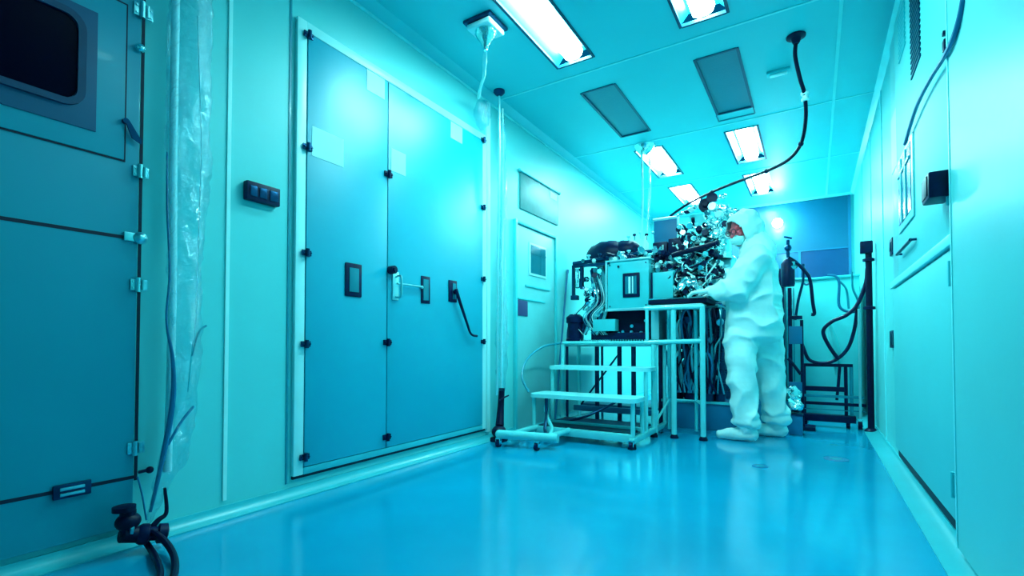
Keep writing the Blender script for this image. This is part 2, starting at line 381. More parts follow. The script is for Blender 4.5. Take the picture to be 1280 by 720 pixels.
# hanging wrapped hose bundle between the doors
t = thing('wrapped_pipe_bundle', (XL+.08, 3.17, 0), 'film wrapped pipe bundle running from ceiling to floor right of the double door', 'pipe bundle')
kx = -2.05
part('ceiling_flange', MB().lathe((kx, 3.12, ZC-.0005), (0,0,-1), [(.045,0),(.045,.012),(.03,.03),(.012,.04)]), 'darkmetal', t)
part('pipe', MB().tube([(kx, 3.12, ZC-.04), (kx, 3.13, 2.2), (kx-.03, 3.15, 1.4), (kx-.03, 3.14, .35)], .009), 'alu', t)
part('pipe', MB().tube([(kx-.02, 3.20, ZC-.1), (kx-.03, 3.22, 2.0), (kx-.03, 3.21, 1.2), (kx-.03, 3.19, .30)], .008), 'cablew', t)
part('film_sleeve', MB().tube([(kx+.0, 3.16, 2.5), (kx-.02, 3.20, 1.9), (kx-.02, 3.19, 1.2), (kx-.02, 3.19, .8), (kx-.02, 3.18, .38)], [.02,.032,.03,.045,.03], seg=18, sub=16, wob=.7), 'film', t)
part('hose_end', MB().tube([(kx-.02, 3.19, .40), (kx-.02, 3.175, .25), (kx-.0, 3.13, .12)], [.024,.026,.034]), 'black', t)
part('foot_clamp', MB().box(kx-.05, kx+.05, 3.07, 3.17, .0, .035, bev=.008).sph((kx, 3.12, .075), .055, (1,1.1,.9)).cyl((kx, 3.13, .06), (kx+.12, 3.22, .03), .016), 'black', t)
part('strap', MB().tube([(kx, 3.12, .31), (kx+.01, 3.18, .33), (kx+.01, 3.24, .34)], .006), 'black', t)

# ------------------------------------------------------------------ foreground left cabinet
t = thing('equipment_cabinet', (XL, .2, 0), 'teal equipment cabinet with a dark rounded window at the left edge of the photo', 'cabinet')
part('body', B(XL, XL+.02, -1.2, .80, .07, 2.55, bev=.004), 'cab', t)
X1 = XL+.02
part('door_seam', B(X1-.002, X1+.001, .802, .812, .235, 2.55), 'gap', t)
part('door_seam', B(X1-.001, X1+.0012, -1.2, .80, 1.118, 1.130), 'gap', t)
part('door_seam', B(X1-.001, X1+.0012, -1.2, .805, .242, .254), 'gap', t)
# window door: thin raised sheet with rounded aperture
wd = part('window_door', B(X1, X1+.006, -.35, .752, 1.405, 1.975, bev=.002), 'cab', t)
part('door_gasket', B(X1+.0003, X1+.003, -.353, .757, 1.399, 1.982), 'gap', wd)
part('window_surround', B(X1+.006, X1+.010, -.2, .668, 1.475, 1.895, bev=.001), 'cabframe', wd)
def rrect(x, y0, y1, z0, z1, r, d):
    p = []
    for cy, cz, a0 in ((y1-r, z1-r, 0), (y0+r, z1-r, 90), (y0+r, z0+r, 180), (y1-r, z0+r, 270)):
        for k in range(7):
            a = math.radians(a0+k*15); p.append((x, cy+r*math.cos(a), cz+r*math.sin(a)))
    return MB().poly(p, (1, 0, 0), d)
def rring(x, y0, y1, z0, z1, r, d, wdt):
    m = MB(); o = []; i = []
    for (A, rr, off) in ((o, r, 0), (i, max(r-wdt, .005), wdt)):
        a0_, a1_, b0_, b1_ = y0+off, y1-off, z0+off, z1-off
        for cy, cz, s0 in ((a1_-rr, b1_-rr, 0), (a0_+rr, b1_-rr, 90), (a0_+rr, b0_+rr, 180), (a1_-rr, b0_+rr, 270)):
            for k in range(7):
                a = math.radians(s0+k*15); A.append((cy+rr*math.cos(a), cz+rr*math.sin(a)))
    n = len(o); V = [[m.bm.verts.new((xx, q[0], q[1])) for q in A] for A in (o, i) for xx in (x, x+d)]
    ob, of, ib, if_ = V
    for k in range(n):
        j = (k+1) % n
        m.bm.faces.new((of[k], of[j], if_[j], if_[k])); m.bm.faces.new((ob[k], of[k], of[j], ob[j])) ; m.bm.faces.new((ib[k], ib[j], if_[j], if_[k])); m.bm.faces.new((ob[k], ob[j], ib[j], ib[k]))
    return m
part('window_seal', rring(X1+.010, -.12, .635, 1.535, 1.865, .06, .012, .022), 'sealrub', wd)
part('pane', rrect(X1+.010, -.10, .613, 1.557, 1.843, .045, .003), 'glassdark', wd, label='near-black window pane')
for px, py in ((174,15),(172,60)): pass
def chinge(y, z, s=1.0):
    m = MB(); m.box(X1, X1+.006, y-.030*s, y+.026*s, z-.022*s, z+.022*s, bev=.002)
    m.cyl((X1+.013, y-.008, z-.028*s), (X1+.013, y-.008, z+.028*s), .008); m.cyl((X1+.013, y+.008, z-.020*s), (X1+.013, y+.008, z+.02*s), .006)
    for dy in (-.021, .019):
        for dz in (-.012, .012): m.cyl((X1+.006, y+dy*s, z+dz*s), (X1+.010, y+dy*s, z+dz*s), .004, seg=8)
    return m
for px, py, s in ((173,12,1.1),(170,214,.9),(168,356,.95),(166,560,.95)):
    q = at(0, X1, px, py); part('hinge', chinge(.807, q.z, s), 'steel', t)
q = at(0, X1, 172, 60); part('latch_knob', MB().lathe((X1, .795, q.z), (1,0,0), [(.016,0),(.016,.012),(.011,.02),(.004,.024)]), 'chrome', t)
q = at(0, X1, 167, 297); part('latch_knob', MB().box(X1, X1+.01, .755, .79, q.z-.016, q.z+.016, bev=.003).lathe((X1, .805, q.z), (1,0,0), [(.022,0),(.022,.014),(.014,.022),(.006,.026)]), 'steel', t)
q = at(0, X1, 157, 155)
part('door_stay', MB().cyl((X1+.006, .752, 1.545), (X1+.02, .752, 1.545), .010).poly([(X1+.014, .748, 1.55), (X1+.014, .762, 1.55), (X1+.014, .80, 1.49), (X1+.014, .80, 1.475), (X1+.014, .77, 1.49)], (1,0,0), .005), 'darkmetal', t)
lt = part('draw_latch', B(X1, X1+.012, .575, .675, .222, .270, bev=.004), 'darkmetal', t)
part('catch', B(X1+.012, X1+.02, .59, .655, .232, .242, bev=.002).box(X1+.012, X1+.02, .59, .655, .250, .260, bev=.002), 'steel', lt)
part('door_stop', MB().cyl((X1, .815, .262), (X1+.004, .84, .264), .006).sph((X1+.004, .85, .264), .013), 'navy', t)

# ------------------------------------------------------------------ plastic sleeve and hoses by the left cabinet
t = thing('plastic_sleeve', (XL+.09, .93, 0), 'long crumpled clear plastic sleeve hanging around a pipe in left foreground', 'plastic sleeve')
sx = XL+.085
def L_(px, py): return at(0, sx, px, py)
cp = [(236,-120,30),(237,0,28),(236,60,28),(237,130,30),(236,210,28),(233,300,26),(232,380,22),(232,450,19),(228,520,17),(214,580,16),(196,630,9),(186,652,5)]
pts = []; rad = []
for x, y, hw in cp:
    p = at(0, sx, x, max(y, -118)); q = at(0, sx, x+hw, max(y, -118)); pts.append(p); rad.append((q-p).length*.8)
slv = MB().tube(pts, rad, seg=40, sub=22, wob=.0, closed_ends=False)
for v in slv.bm.verts:
    z = v.co.z; cen = None
    n1 = noise.noise(Vector((v.co.x*9, v.co.y*9, z*3)))+.5*noise.noise(v.co*Vector((1,1,1))*28)
    v.co.y += .020*n1; v.co.x += .026*noise.noise(Vector((v.co.y*20, v.co.x*8, z*6)))+.006
    if v.co.x < XL+.012: v.co.x = XL+.012
part('sleeve', slv, 'film', t, auto=180)
part('pipe', MB().tube([(XL+.04, .905, ZC-.0), (XL+.04, .905, 1.45), (XL+.04, .91, .9), (XL+.045, .90, .25)], .014, seg=16), 'offwhite', t)
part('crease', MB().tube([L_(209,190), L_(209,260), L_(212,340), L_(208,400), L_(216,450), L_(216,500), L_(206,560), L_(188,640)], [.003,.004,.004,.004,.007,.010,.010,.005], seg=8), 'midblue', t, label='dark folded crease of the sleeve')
part('crease', MB().tube([L_(247,20), L_(250,110), L_(252,180), L_(249,280), L_(245,400), L_(240,440), L_(235,490)], [.0025]*7, seg=8), 'housing', t)
part('strap', MB().tube([L_(258,407), L_(248,416), L_(240,445)], .004, seg=8), 'cab', t)
part('strap', MB().tube([L_(242,508), L_(226,528), L_(210,556)], .005, seg=8), 'midblue', t)
# clump of valves and hoses
t = thing('hose_coupling', (XL+.1, .85, 0), 'dark cluster of hose couplings with two black hoses on floor below plastic sleeve', 'hose coupling')
def K(px, py, x=XL+.11): return at(0, x, px, py)
a = K(160, 652); b = K(178, 662)
v = MB().sph(a, .035, (1,1.1,.9)).cyl(K(160,638), K(160,668), .024).cyl(K(152,668), K(176,668), .028).lathe(K(155,640), (0,0,1), [(.02,0),(.034,.004),(.034,.02),(.02,.024)])
part('valve_body', v, 'black', t)
part('coupling', MB().lathe(K(172,668), (.3,1,-.2), [(.03,0),(.036,.01),(.036,.03),(.024,.035),(.024,.055),(.034,.06),(.034,.085),(.02,.09)]), 'navy', t)
part('collar', MB().lathe(K(160,660), (.2,1,-.1), [(.026,0),(.031,.003),(.031,.012),(.026,.015)]), 'steel', t)
part('branch', MB().tube([K(186,664), K(198,650), K(208,640), K(206,610)], [.012,.009,.007,.005]), 'black', t)
part('wire', MB().tube([K(183,650), K(178,620), K(172,596)], .003, seg=8), 'midblue', t)
g0 = lambda x, y, z=.015: at(2, z, x, y)
hp = [K(180,664), at(0, XL+.16, 196, 668), at(2, .03, 212, 684), at(2, .016, 219, 704), at(2, .016, 212, 730), at(2, .016, 170, 770)]
part('hose', MB().tube(hp, .011), 'black', t)
hp = [K(178,672), at(0, XL+.15, 188, 686), at(2, .02, 196, 700), at(2, .014, 200, 722), at(2, .014, 180, 760)]
part('hose', MB().tube(hp, .010), 'black', t)

# ------------------------------------------------------------------ right wall
t = thing('wall_cabinet', (XR, 3.05, 0), 'tall pale cabinet let into right wall with window, grille and lower door', 'cabinet')
X2 = XR
part('carcass', B(X2-.012, X2, 2.26, 3.87, .045, ZC-.05, bev=.002), 'gap', t)  # painted near-black so the gaps round the doors look shaded
part('lower_door', B(X2-.030, X2-.012, 2.285, 3.835, .105, 1.075, bev=.004), 'rcab', t)
part('middle_rail', B(X2-.042, X2-.012, 2.262, 3.86, 1.085, 1.125, bev=.006), 'seam', t)
part('upper_door', B(X2-.028, X2-.012, 2.285, 3.60, 1.135, 2.62, bev=.004), 'rcab', t)
part('side_panel', B(X2-.022, X2-.012, 3.615, 3.86, 1.135, 2.62, bev=.003), 'paledoor', t)
wf = part('window_frame', B(X2-.036, X2-.028, 3.02, 3.50, 1.36, 1.77, bev=.004), 'alu', t)
part('pane', B(X2-.039, X2-.036, 3.06, 3.46, 1.40, 1.74), 'fardark', wf)
part('window_bar', B(X2-.045, X2-.039, 3.18, 3.20, 1.40, 1.74).box(X2-.045, X2-.039, 3.33, 3.35, 1.40, 1.74).box(X2-.045, X2-.039, 3.08, 3.46, 1.66, 1.675), 'housing', wf)
part('grab_rail', MB().cyl((X2-.05, 3.0, 1.24), (X2-.05, 3.45, 1.24), .008).cyl((X2-.05,3.0,1.24),(X2-.028,3.0,1.24),.006).cyl((X2-.05,3.45,1.24),(X2-.028,3.45,1.24),.006), 'darkmetal', t)
gr = MB()
for k in range(22): gr.box(X2-.034, X2-.028, 2.80, 3.04, 2.03+k*.026, 2.042+k*.026)
part('grille', gr, 'darkmetal', t)
gr = MB()
for k in range(10): gr.box(X2-.034, X2-.028, 3.2, 3.42, 2.30+k*.026, 2.312+k*.026)
part('grille', gr, 'housing', t)
for y, z in ((2.275, 1.275), (2.275, .985), (2.30, .235)):
    part('hinge', MB().box(X2-.036, X2-.028, y, y+.05, z-.04, z+.04, bev=.003).cyl((X2-.038, y+.01, z-.045), (X2-.038, y+.01, z+.045), .007), 'housing', t)
part('catch', MB().box(X2-.04, X2-.028, 2.30, 2.33, 1.80, 1.84, bev=.003).box(X2-.04, X2-.028, 2.31, 2.33, 1.86, 1.875, bev=.002), 'navy', t)
# near cladding panel
struct('trim_20', B(X2-.040, X2, -1.5, 2.25, .035, ZC-.045, bev=.004), 'wall')
struct('trim_21', B(X2-.043, X2-.02, 2.236, 2.252, .036, ZC-.05, bev=.002), 'seam')
# black control box
q = at(0, X2-.09, 1158, 237)
t = thing('control_box', (X2-.03, q.y, q.z), 'black control box projecting from the right wall beside the narrow window', 'control box')
part('housing', B(X2-.095, X2-.029, q.y-.065, q.y+.06, q.z-.048, q.z+.048, bev=.008), 'navy', t)
part('front_panel', B(X2-.098, X2-.095, q.y-.05, q.y+.045, q.z-.036, q.z+.036, bev=.001), 'black', t)
part('cable_gland', MB().cyl((X2-.06, q.y+.06, q.z-.02), (X2-.06, q.y+.10, q.z-.02), .012), 'purple', t)
# cable looping on right cabinet
cp = [at(0, X2-.04, 1208, -30), at(0, X2-.045, 1200, 20), at(0, X2-.05, 1185, 62), at(0, X2-.05, 1162, 100), at(0, X2-.05, 1145, 135), at(0, X2-.04, 1131, 180)]
tag(part('cable', MB().tube(cp, .008), 'midblue'), 'dark cable sweeping diagonally down across the top of the right wall cabinet', 'cable')
a = at(0, X2-.024, 1128, 105); b = at(0, X2-.024, 1143, 180)
tag(part('paper_notice', B(X2-.0245, X2-.0225, 3.62, 3.84, 1.80, 2.14), 'paper'), 'white paper notice high on the right wall above the narrow window', 'notice')
t = thing('wall_switch', (XR, 4.0, 1.37), 'small black switch on the right wall left of the narrow window', 'switch')
part('plate', B(XR-.012, XR, 4.01, 4.13, 1.33, 1.44, bev=.004), 'navy', t); part('rocker', B(XR-.018, XR-.012, 4.045, 4.095, 1.355, 1.415, bev=.003), 'darkmetal', t)
t = thing('wall_socket', (XR, 4.0, .75), 'black double socket low on the right wall near the black pole', 'socket')
part('plate', B(XR-.016, XR, 3.93, 4.17, .715, .83, bev=.004), 'navy', t)
for y in (3.96, 4.07): part('socket', B(XR-.019, XR-.016, y, y+.07, .735, .81, bev=.002), 'darkmetal', t)

# ------------------------------------------------------------------ far wall window and added glow
wn = thing('window_1', (-.3, YF, 1.5), kind='structure')
part('window_frame', B(-1.25, -1.20, YF-.03, YF, 1.45, 2.66).box(.385, .415, YF-.03, YF, 1.45, 2.66).box(-1.20, .385, YF-.03, YF, 1.45, 1.50).box(-.17, -.14, YF-.03, YF, 1.5, 2.0).box(-1.2, .385, YF-.028, YF, 1.985, 2.0), 'midblue', wn)
part('pane', B(-1.20, .385, YF-.018, YF-.012, 2.0, 2.66), 'farblue', wn, label='mid blue upper pane')
part('pane', B(-.14, .385, YF-.018, YF-.012, 1.5, 1.985), 'fardark', wn, label='dark blue lower pane')
part('pane', B(-1.20, -.17, YF-.018, YF-.012, 1.5, 1.985), 'farblue', wn)
q = atY(YF-.09, 972, 279)
t = thing('added_wall_glow', (q.x, YF-.03, q.z), 'added glowing ball on the far wall behind the hooded person, in place of a reflected light', 'added glow')  # added: glowing ball in place of a ceiling light mirrored in the glass
part('bracket', MB().cyl((q.x, YF-.012, q.z), (q.x, YF-.05, q.z), .05), 'alu', t)
part('glow_ball', MB().sph((q.x, YF-.10, q.z), .065), 'glow_ball', t)
pl = bpy.data.lights.new('added_glow_light', 'POINT'); pl.energy = 4; pl.color = (.5, .95, 1); pl.shadow_soft_size = .07  # added point light that spreads the glow over the far wall
plo = bpy.data.objects.new('added_glow_light', pl); C.objects.link(plo); plo.parent = t; plo.location = (0, -.17, 0)

# ------------------------------------------------------------------ black hose from ceiling
hb = at(2, ZC, 995, 45)
t = thing('ceiling_hose', (hb.x, hb.y, ZC), 'black hose drooping from a round ceiling mount towards the vacuum instrument', 'hose')
part('ceiling_mount', MB().lathe((hb.x, hb.y, ZC-.0005), (0,0,-1), [(.055,0),(.055,.008),(.03,.016),(.022,.04),(.016,.05)]), 'navy', t)
hp = [Vector((hb.x, hb.y, ZC-.04))]+[atY(Y, x, y) for Y, x, y in ((3.58,994,70),(3.62,1000,98),(3.68,1006,120),(3.76,1007,150),(3.9,1001,180),(4.05,985,200),(4.25,958,214),(4.5,925,226),(4.7,890,240),(4.85,858,256),(4.95,838,270))]
part('hose', MB().tube(hp, .012), 'black', t)
j = hp[3]; part('joint', MB().lathe(j+Vector((0,0,.03)), (.05,.1,-1), [(.012,0),(.024,.006),(.024,.02),(.017,.026),(.017,.04),(.024,.046),(.02,.06)]), 'offwhite', t, label='pale joint collar')
for i in (5, 7, 9): part('hose_clip', MB().sph(hp[i], .018, seg=12), 'navy', t)

# ------------------------------------------------------------------ clear tubes hanging from ceiling
t = thing('hanging_tubes', (-1.42, 4.70, ZC), 'pair of clear tubes hanging from ceiling down to the instrument', 'clear tubing')
part('tube', MB().tube([(-1.42,4.70,ZC-.03),(-1.41,4.70,2.2),(-1.42,4.69,1.78)], .009, wob=.3), 'cablew', t)
part('tube', MB().tube([(-1.36,4.74,ZC-.03),(-1.35,4.74,2.3),(-1.38,4.72,1.76)], .011, wob=.3), 'cleartube', t)
fb = MB().lathe((-1.40,4.74,ZC-.002), (0,0,-1), [(.10,0),(.085,.03),(.05,.06),(.02,.09)], seg=24)
for v in fb.bm.verts: v.co += Vector((noise.noise(v.co*20), noise.noise(v.co*23), noise.noise(v.co*27)))*.02 if v.co.z < ZC-.01 else Vector()
part('film_collar', fb, 'foil', t)

# ------------------------------------------------------------------ work steps and guard frame
t = thing('work_platform', (-1.4, 3.7, 0), 'pale tubular steps with two treads, platform and guard rails beside the person', 'steps')
def V3(*a): return Vector(a)
xl, xr = -1.91, -1.10
def tread(y0, y1, z, th=.03):
    p = []; r = .055
    for cx, cy, s0 in ((xr-r+.03, y1-r, 0), (xl+r-.02, y1-r, 90), (xl+r-.02, y0+r, 180), (xr-r+.03, y0+r, 270)):
        for k in range(6):
            a = math.radians(s0+k*18); p.append((cx+r*math.cos(a), cy+r*math.sin(a), z-th))
    return MB().poly(p, (0,0,1), th)
def leg(x, y, z0, z1, r=.019, nm='leg'):
    part(nm, MB().cyl((x, y, z0), (x, y, z1), r, seg=16), 'tube', t)
part('tread', tread(3.36, 3.64, .352), 'tread', t); part('tread', tread(3.68, 3.94, .56), 'tread', t)
part('platform', B(xl-.02, xr+.02, 3.96, 4.30, .735, .765, bev=.006), 'alu', t)
for y, z in ((3.40, .33), (3.62, .33), (3.72, .54), (3.92, .74)):
    for x in (xl+.01, xr): leg(x, y, .03, z-.0, .016)
for x in (xl+.01, xr): leg(x, 4.27, .03, .735, .016)
for x in (xl+.01, xr):
    part('side_rail', MB().box(x-.018, x+.018, 3.36, 4.30, .035, .075, bev=.006), 'tube', t)
part('cross_rail', B(xl, xr, 3.38, 3.42, .04, .10, bev=.01), 'tube', t); part('cross_rail', B(xl, xr, 3.60, 3.63, .09, .12, bev=.006), 'tube', t)
part('base_board', B(xl+.03, xr-.03, 3.44, 3.95, .085, .10), 'navy', t, label='dark board between base rails')
part('rear_board', B(xl+.03, xr-.03, 4.10, 4.12, .14, .19, bev=.005), 'midblue', t)
part('cross_rail', MB().cyl((xl, 3.64, .325), (xr, 3.64, .325), .010), 'tube', t)
# stabiliser with castors
part('stabiliser', MB().cyl((-1.96, 2.99, .085), (-1.52, 3.06, .085), .032, seg=20).sph((-1.96, 2.99, .085), .032), 'tube', t)
for x_, y_ in ((-1.88, 3.02), (-1.6, 3.05)): part('stabiliser_arm', MB().cyl((x_, y_, .085), (x_, 3.40, .085), .022), 'tube', t)
def castor(x, y, par=t):
    c = part('castor', MB().cyl((x-.012, y, .026), (x+.012, y, .026), .026, seg=18), 'navy', par)
    part('fork', MB().box(x-.019, x-.014, y-.014, y+.014, .02, .062, bev=.002).box(x+.014, x+.019, y-.014, y+.014, .02, .062, bev=.002).box(x-.019, x+.019, y-.014, y+.014, .057, .066, bev=.002), 'chrome', c)
for x, y in ((-1.945, 2.955), (-1.65, 2.99), (-1.92, 3.36), (-1.10, 3.36)): castor(x, y)
part('curved_strut', MB().tube([(-1.80,3.44,.32),(-1.80,3.40,.24),(-1.74,3.33,.17),(-1.66,3.24,.12),(-1.62,3.12,.08)], .013), 'tube', t)
part('leg', MB().tube([(-1.78,3.38,.33),(-1.77,3.36,.22),(-1.71,3.24,.17),(-1.66,3.13,.12),(-1.60,3.06,.10)], .013), 'darkmetal', t)
for x, y in ((xr, 3.38), (xr, 3.93)): part('rubber_foot', MB().lathe((x, y, 0), (0,0,1), [(.03,0),(.03,.012),(.024,.035)]), 'black', t)
# handrail on the left
part('handrail', MB().tube([(-1.95,3.96,.75),(-2.0,3.74,.72),(-2.02,3.50,.62),(-2.0,3.38,.48),(-1.93,3.37,.36)], .010), 'cab', t)
part('brace', MB().tube([(-2.06,4.0,.02),(-2.0,3.8,.09),(-1.80,3.72,.10),(-1.6,3.75,.15),(-1.35,4.0,.30)], .010), 'darkmetal', t)
# guard frame
def rail(a, b, r=.017, nm='guard_rail', m='tube'): part(nm, MB().cyl(a, b, r, seg=16), m, t)
gx = [-1.095, -.95, -.735]; gy = [3.92, 3.965, 3.98]
def foot(x, y): part('rubber_foot', MB().lathe((x, y, 0), (0,0,1), [(.032,0),(.032,.012),(.022,.03)]), 'black', t)
for i in (1, 2):
    part('post', MB().cyl((gx[i], gy[i], .02), (gx[i], gy[i], 1.035), .021, seg=16), 'tube', t); foot(gx[i], gy[i])
part('post', MB().cyl((gx[0], 3.95, .02), (gx[0], 3.95, .765), .021, seg=16), 'tube', t)
part('post', MB().cyl((-1.15, 3.93, .76), (-1.15, 3.93, 1.03), .014, seg=16), 'tube', t)
rail((-1.17, 3.93, 1.03), (-.72, 3.98, 1.03)); rail((-1.17, 3.93, .755), (-.735, 3.98, .765), .019)
rail((xl, 3.94, .755), (-1.17, 3.94, .755), .013)
part('top_shelf', B(-1.19, -.74, 4.0, 4.19, 1.045, 1.06, bev=.004), 'alu', t)
for x in (-1.06, -.84):
    part('rear_post', MB().cyl((x, 4.26, .02), (x, 4.26, 1.03), .014, seg=14), 'housing', t)
rail((-1.07, 4.255, .27), (-.80, 4.255, .27), .010, m='housing')
rail((-.735, 3.98, .765), (-.84, 4.26, .765), .012); rail((-.735, 3.98, 1.03), (-.84, 4.26, 1.03), .012)
rail((-1.10, 3.95, .10), (-1.06, 4.26, .27), .010); rail((-.84, 4.26, .27), (-.735, 3.98, .27), .010)

# leaning pole on left wall
a = at(0, XL+.05, 690, 432); b = at(0, XL+.03, 711, 341)
tag(part('pole', MB().cyl((XL+.03, 4.20, .005), (XL+.012, b.y, b.z), .010).cyl((XL+.014, b.y, b.z), (XL+.014, b.y+.01, b.z+.03), .013), 'midblue'), 'slim blue pole leaning against the left wall beside the small pale door', 'pole')

# ------------------------------------------------------------------ instrument bench
t = thing('instrument_bench', (-1.6, 4.8, 0), 'dark legged bench carrying left end of the vacuum instrument', 'bench')
part('bench_top', B(-2.10, -1.18, 4.36, 5.3, .735, .772, bev=.004), 'darkmetal', t)
part('front_rail', B(-2.10, -1.18, 4.345, 4.36, .72, .765, bev=.003), 'steel', t)
for x, y in ((-2.08, 4.39), (-1.83, 4.55), (-1.60, 4.55), (-1.42, 4.42), (-2.05, 5.25), (-1.25, 5.25), (-1.22, 4.6)):
    part('leg', MB().cyl((x, y, 0), (x, y, .74), .022 if x > -2 else .014, seg=14), 'darkmetal', t)
part('brace', MB().cyl((-2.05, 4.6, .1), (-1.6, 4.6, .68), .009), 'darkmetal', t)
part('lower_shelf', B(-2.05, -1.25, 4.65, 5.3, .12, .14, bev=.003), 'midblue', t)

# ------------------------------------------------------------------ the vacuum instrument
I = thing('vacuum_instrument', (-1.2, 4.8, .772), 'large crowded vacuum analysis instrument of chrome flanges, cables and pale housings', 'scientific instrument')
def ip(nm, mb, m, par=None, lb=None): return part(nm, mb, m, par or I, label=lb)
# pale housing with window
h = ip('housing', B(-1.625, -1.24, 4.30, 4.75, 1.065, 1.505, bev=.012), 'housing', lb='pale box housing with a small dark window')
ip('bezel', B(-1.475, -1.375+.055, 4.288, 4.30, 1.165, 1.385, bev=.008), 'navy', h)
ip('pane', B(-1.45, -1.345, 4.283, 4.288, 1.195, 1.355), 'glassmid', h)
ip('pane_bar', B(-1.418, -1.40, 4.278, 4.283, 1.20, 1.35, bev=.002).box(-1.385, -1.375, 4.278, 4.283, 1.20, 1.35, bev=.002), 'offwhite', h)
ip('front_lip', B(-1.64, -1.225, 4.285, 4.305, 1.045, 1.07, bev=.004).box(-1.64, -1.625, 4.285, 4.305, 1.07, 1.5, bev=.003).box(-1.64, -1.225, 4.285, 4.305, 1.5, 1.515, bev=.003), 'alu', h)
for x in (-1.60, -1.265):
    for z in (1.09, 1.47): ip('screw', MB().cyl((x, 4.30, z), (x, 4.294, z), .007, seg=10), 'darkmetal', h)
ip('key_lock', MB().cyl((-1.515, 4.30, 1.452), (-1.515, 4.285, 1.452), .009), 'navy', h)
h2 = ip('side_housing', B(-1.215, -1.035, 4.31, 4.62, 1.14, 1.375, bev=.008), 'housing')
ip('edge_strip', B(-1.222, -1.208, 4.30, 4.32, 1.14, 1.375), 'navy', h2)
ip('tray', B(-1.22, -.74, 4.20, 4.62, 1.085, 1.122, bev=.008), 'black', lb='black shelf tray')
ip('tray_rail', B(-1.22, -.76, 4.192, 4.20, 1.122, 1.132, bev=.001), 'chrome')
ip('shelf', B(-1.22, -.72, 4.62, 5.4, 1.075, 1.10, bev=.004), 'alu')
# dark electronics below housing
ip('electronics_bay', B(-1.66, -1.24, 4.42, 4.95, .775, 1.062, bev=.01), 'black', lb='black electronics bay under the pale housing')
ip('drive_box', B(-1.775, -1.555, 4.31, 4.41, .865, .975, bev=.006), 'housing')
ip('drive_base', B(-1.80, -1.27, 4.36, 4.42, .785, .85, bev=.006), 'navy')
ip('stand_foot', B(-1.24, -1.17, 4.36, 4.8, .775, 1.08, bev=.004), 'alu')
ip('motor', MB().lathe((-1.99, 4.38, .775), (0,0,1), [(.085,0),(.085,.02),(.07,.03),(.07,.17),(.085,.18),(.085,.23),(.05,.26)]), 'navy')
for x in (-2.06, -1.90): ip('cable', MB().tube([(x,4.36,.80),(x-.01,4.42,.93),(x+.06,4.5,1.02),(x+.10,4.6,.85)], .010), 'darkmetal')
for k in range(7):
    x = -1.62+random.random()*.34; z = .83+random.random()*.2
    ip('connector', MB().cyl((x, 4.42, z), (x, 4.385, z), .010+.006*random.random(), seg=12), random.choice(['chrome', 'offwhite', 'steel']))
rb = MB()
for k in range(34): rb.box(-2.02+k*.025, -2.02+k*.025+.012, 4.335, 4.348, .772, .786, bev=.002)
ip('cable_chain', rb, 'steel')
# left bracket
ip('bracket', B(-1.985, -1.965, 4.30, 4.34, 1.21, 1.49).box(-1.985, -1.60, 4.30, 4.34, 1.48, 1.505).box(-1.90, -1.875, 4.30, 4.34, 1.27, 1.49).box(-2.0, -1.93, 4.30, 4.36, 1.17, 1.215, bev=.006), 'darkmetal')
ip('gauge', MB().lathe((-1.93, 4.32, 1.28), (0,0,1), [(.012,0),(.026,.01),(.026,.09),(.012,.10),(.012,.16),(.022,.165),(.022,.19)]), 'foil')
ip('dark_backing_block', B(-1.88, -1.64, 4.52, 4.60, .785, 1.50, bev=.006), 'navy')  # added dark backing so the spaces between the pipes look dark
ip('gap_shade_sheet', B(-1.05, -.66, 4.72, 4.76, 1.12, 1.66, bev=.004), 'black')  # added black sheet in place of shade between the chrome parts
# manifold of pipes left of the housing
for k, (x, y, r, m) in enumerate(((-1.82,4.45,.028,'darkmetal'), (-1.77,4.40,.020,'steel'), (-1.72,4.44,.026,'midblue'), (-1.68,4.38,.018,'steel'), (-1.66,4.5,.025,'navy'))):
    ip('pipe', MB().tube([(x-.01*k,y-.02,1.47),(x,y,1.35),(x+.015,y,1.2),(x-.05+.02*k,y-.02,1.02),(x-.13+.02*k,y-.04,.84)], r), m)
for k in range(26):
    x = -1.87+random.random()*.18; z = 1.0+random.random()*.45
    ip('fitting', MB().lathe((x, 4.40, z), (random.uniform(-.4,.4), -1, random.uniform(-.4,.4)), [(.014,0),(.028,.004),(.028,.018),(.015,.022),(.015,.045),(.024,.05),(.024,.06)], seg=16), random.choice(['chrome','chrome','foil','navy']))
for k in range(16):
    x = -1.98+random.random()*.3
    ip('cable', MB().tube([(x,4.36,1.35+random.random()*.1),(x+.06,4.33,1.15),(x-.06,4.33,1.0),(x+.05,4.35,.83)], random.choice([.003,.005,.006])), random.choice(['chrome','navy','steel','navy','darkmetal','midblue','offwhite']))
# dark hump on top left: covered pump with hoses
hm = MB().sph((-1.79, 4.75, 1.66), .17, (1.35,.8,.85), seg=32).sph((-1.60,4.75,1.68), .13, (1.2,.8,.85), seg=24).box(-1.96,-1.45,4.66,4.84,1.57,1.66,bev=.03)
for v in hm.bm.verts: v.co.z += .012*noise.noise(v.co*18)
ip('pump_cover', hm, 'navy', lb='dark humped cover')
ip('beam', MB().cyl((-2.06,4.5,1.555), (-1.25,4.5,1.60), .022), 'darkmetal')
ip('beam', MB().cyl((-2.02,4.62,1.585), (-1.0,4.62,1.62), .020), 'navy')
for k in range(14):
    x = -1.95+k*.058; ip('valve', MB().lathe((x, 4.50, 1.56+.02*random.random()), random.choice([(0,0,1),(0,-1,.3),(.3,-1,0)]), [(.012,0),(.022,.004),(.022,.014),(.010,.018),(.010,.04),(.02,.045),(.018,.055)], seg=14), random.choice(['chrome','steel','navy','offwhite','darkmetal']))
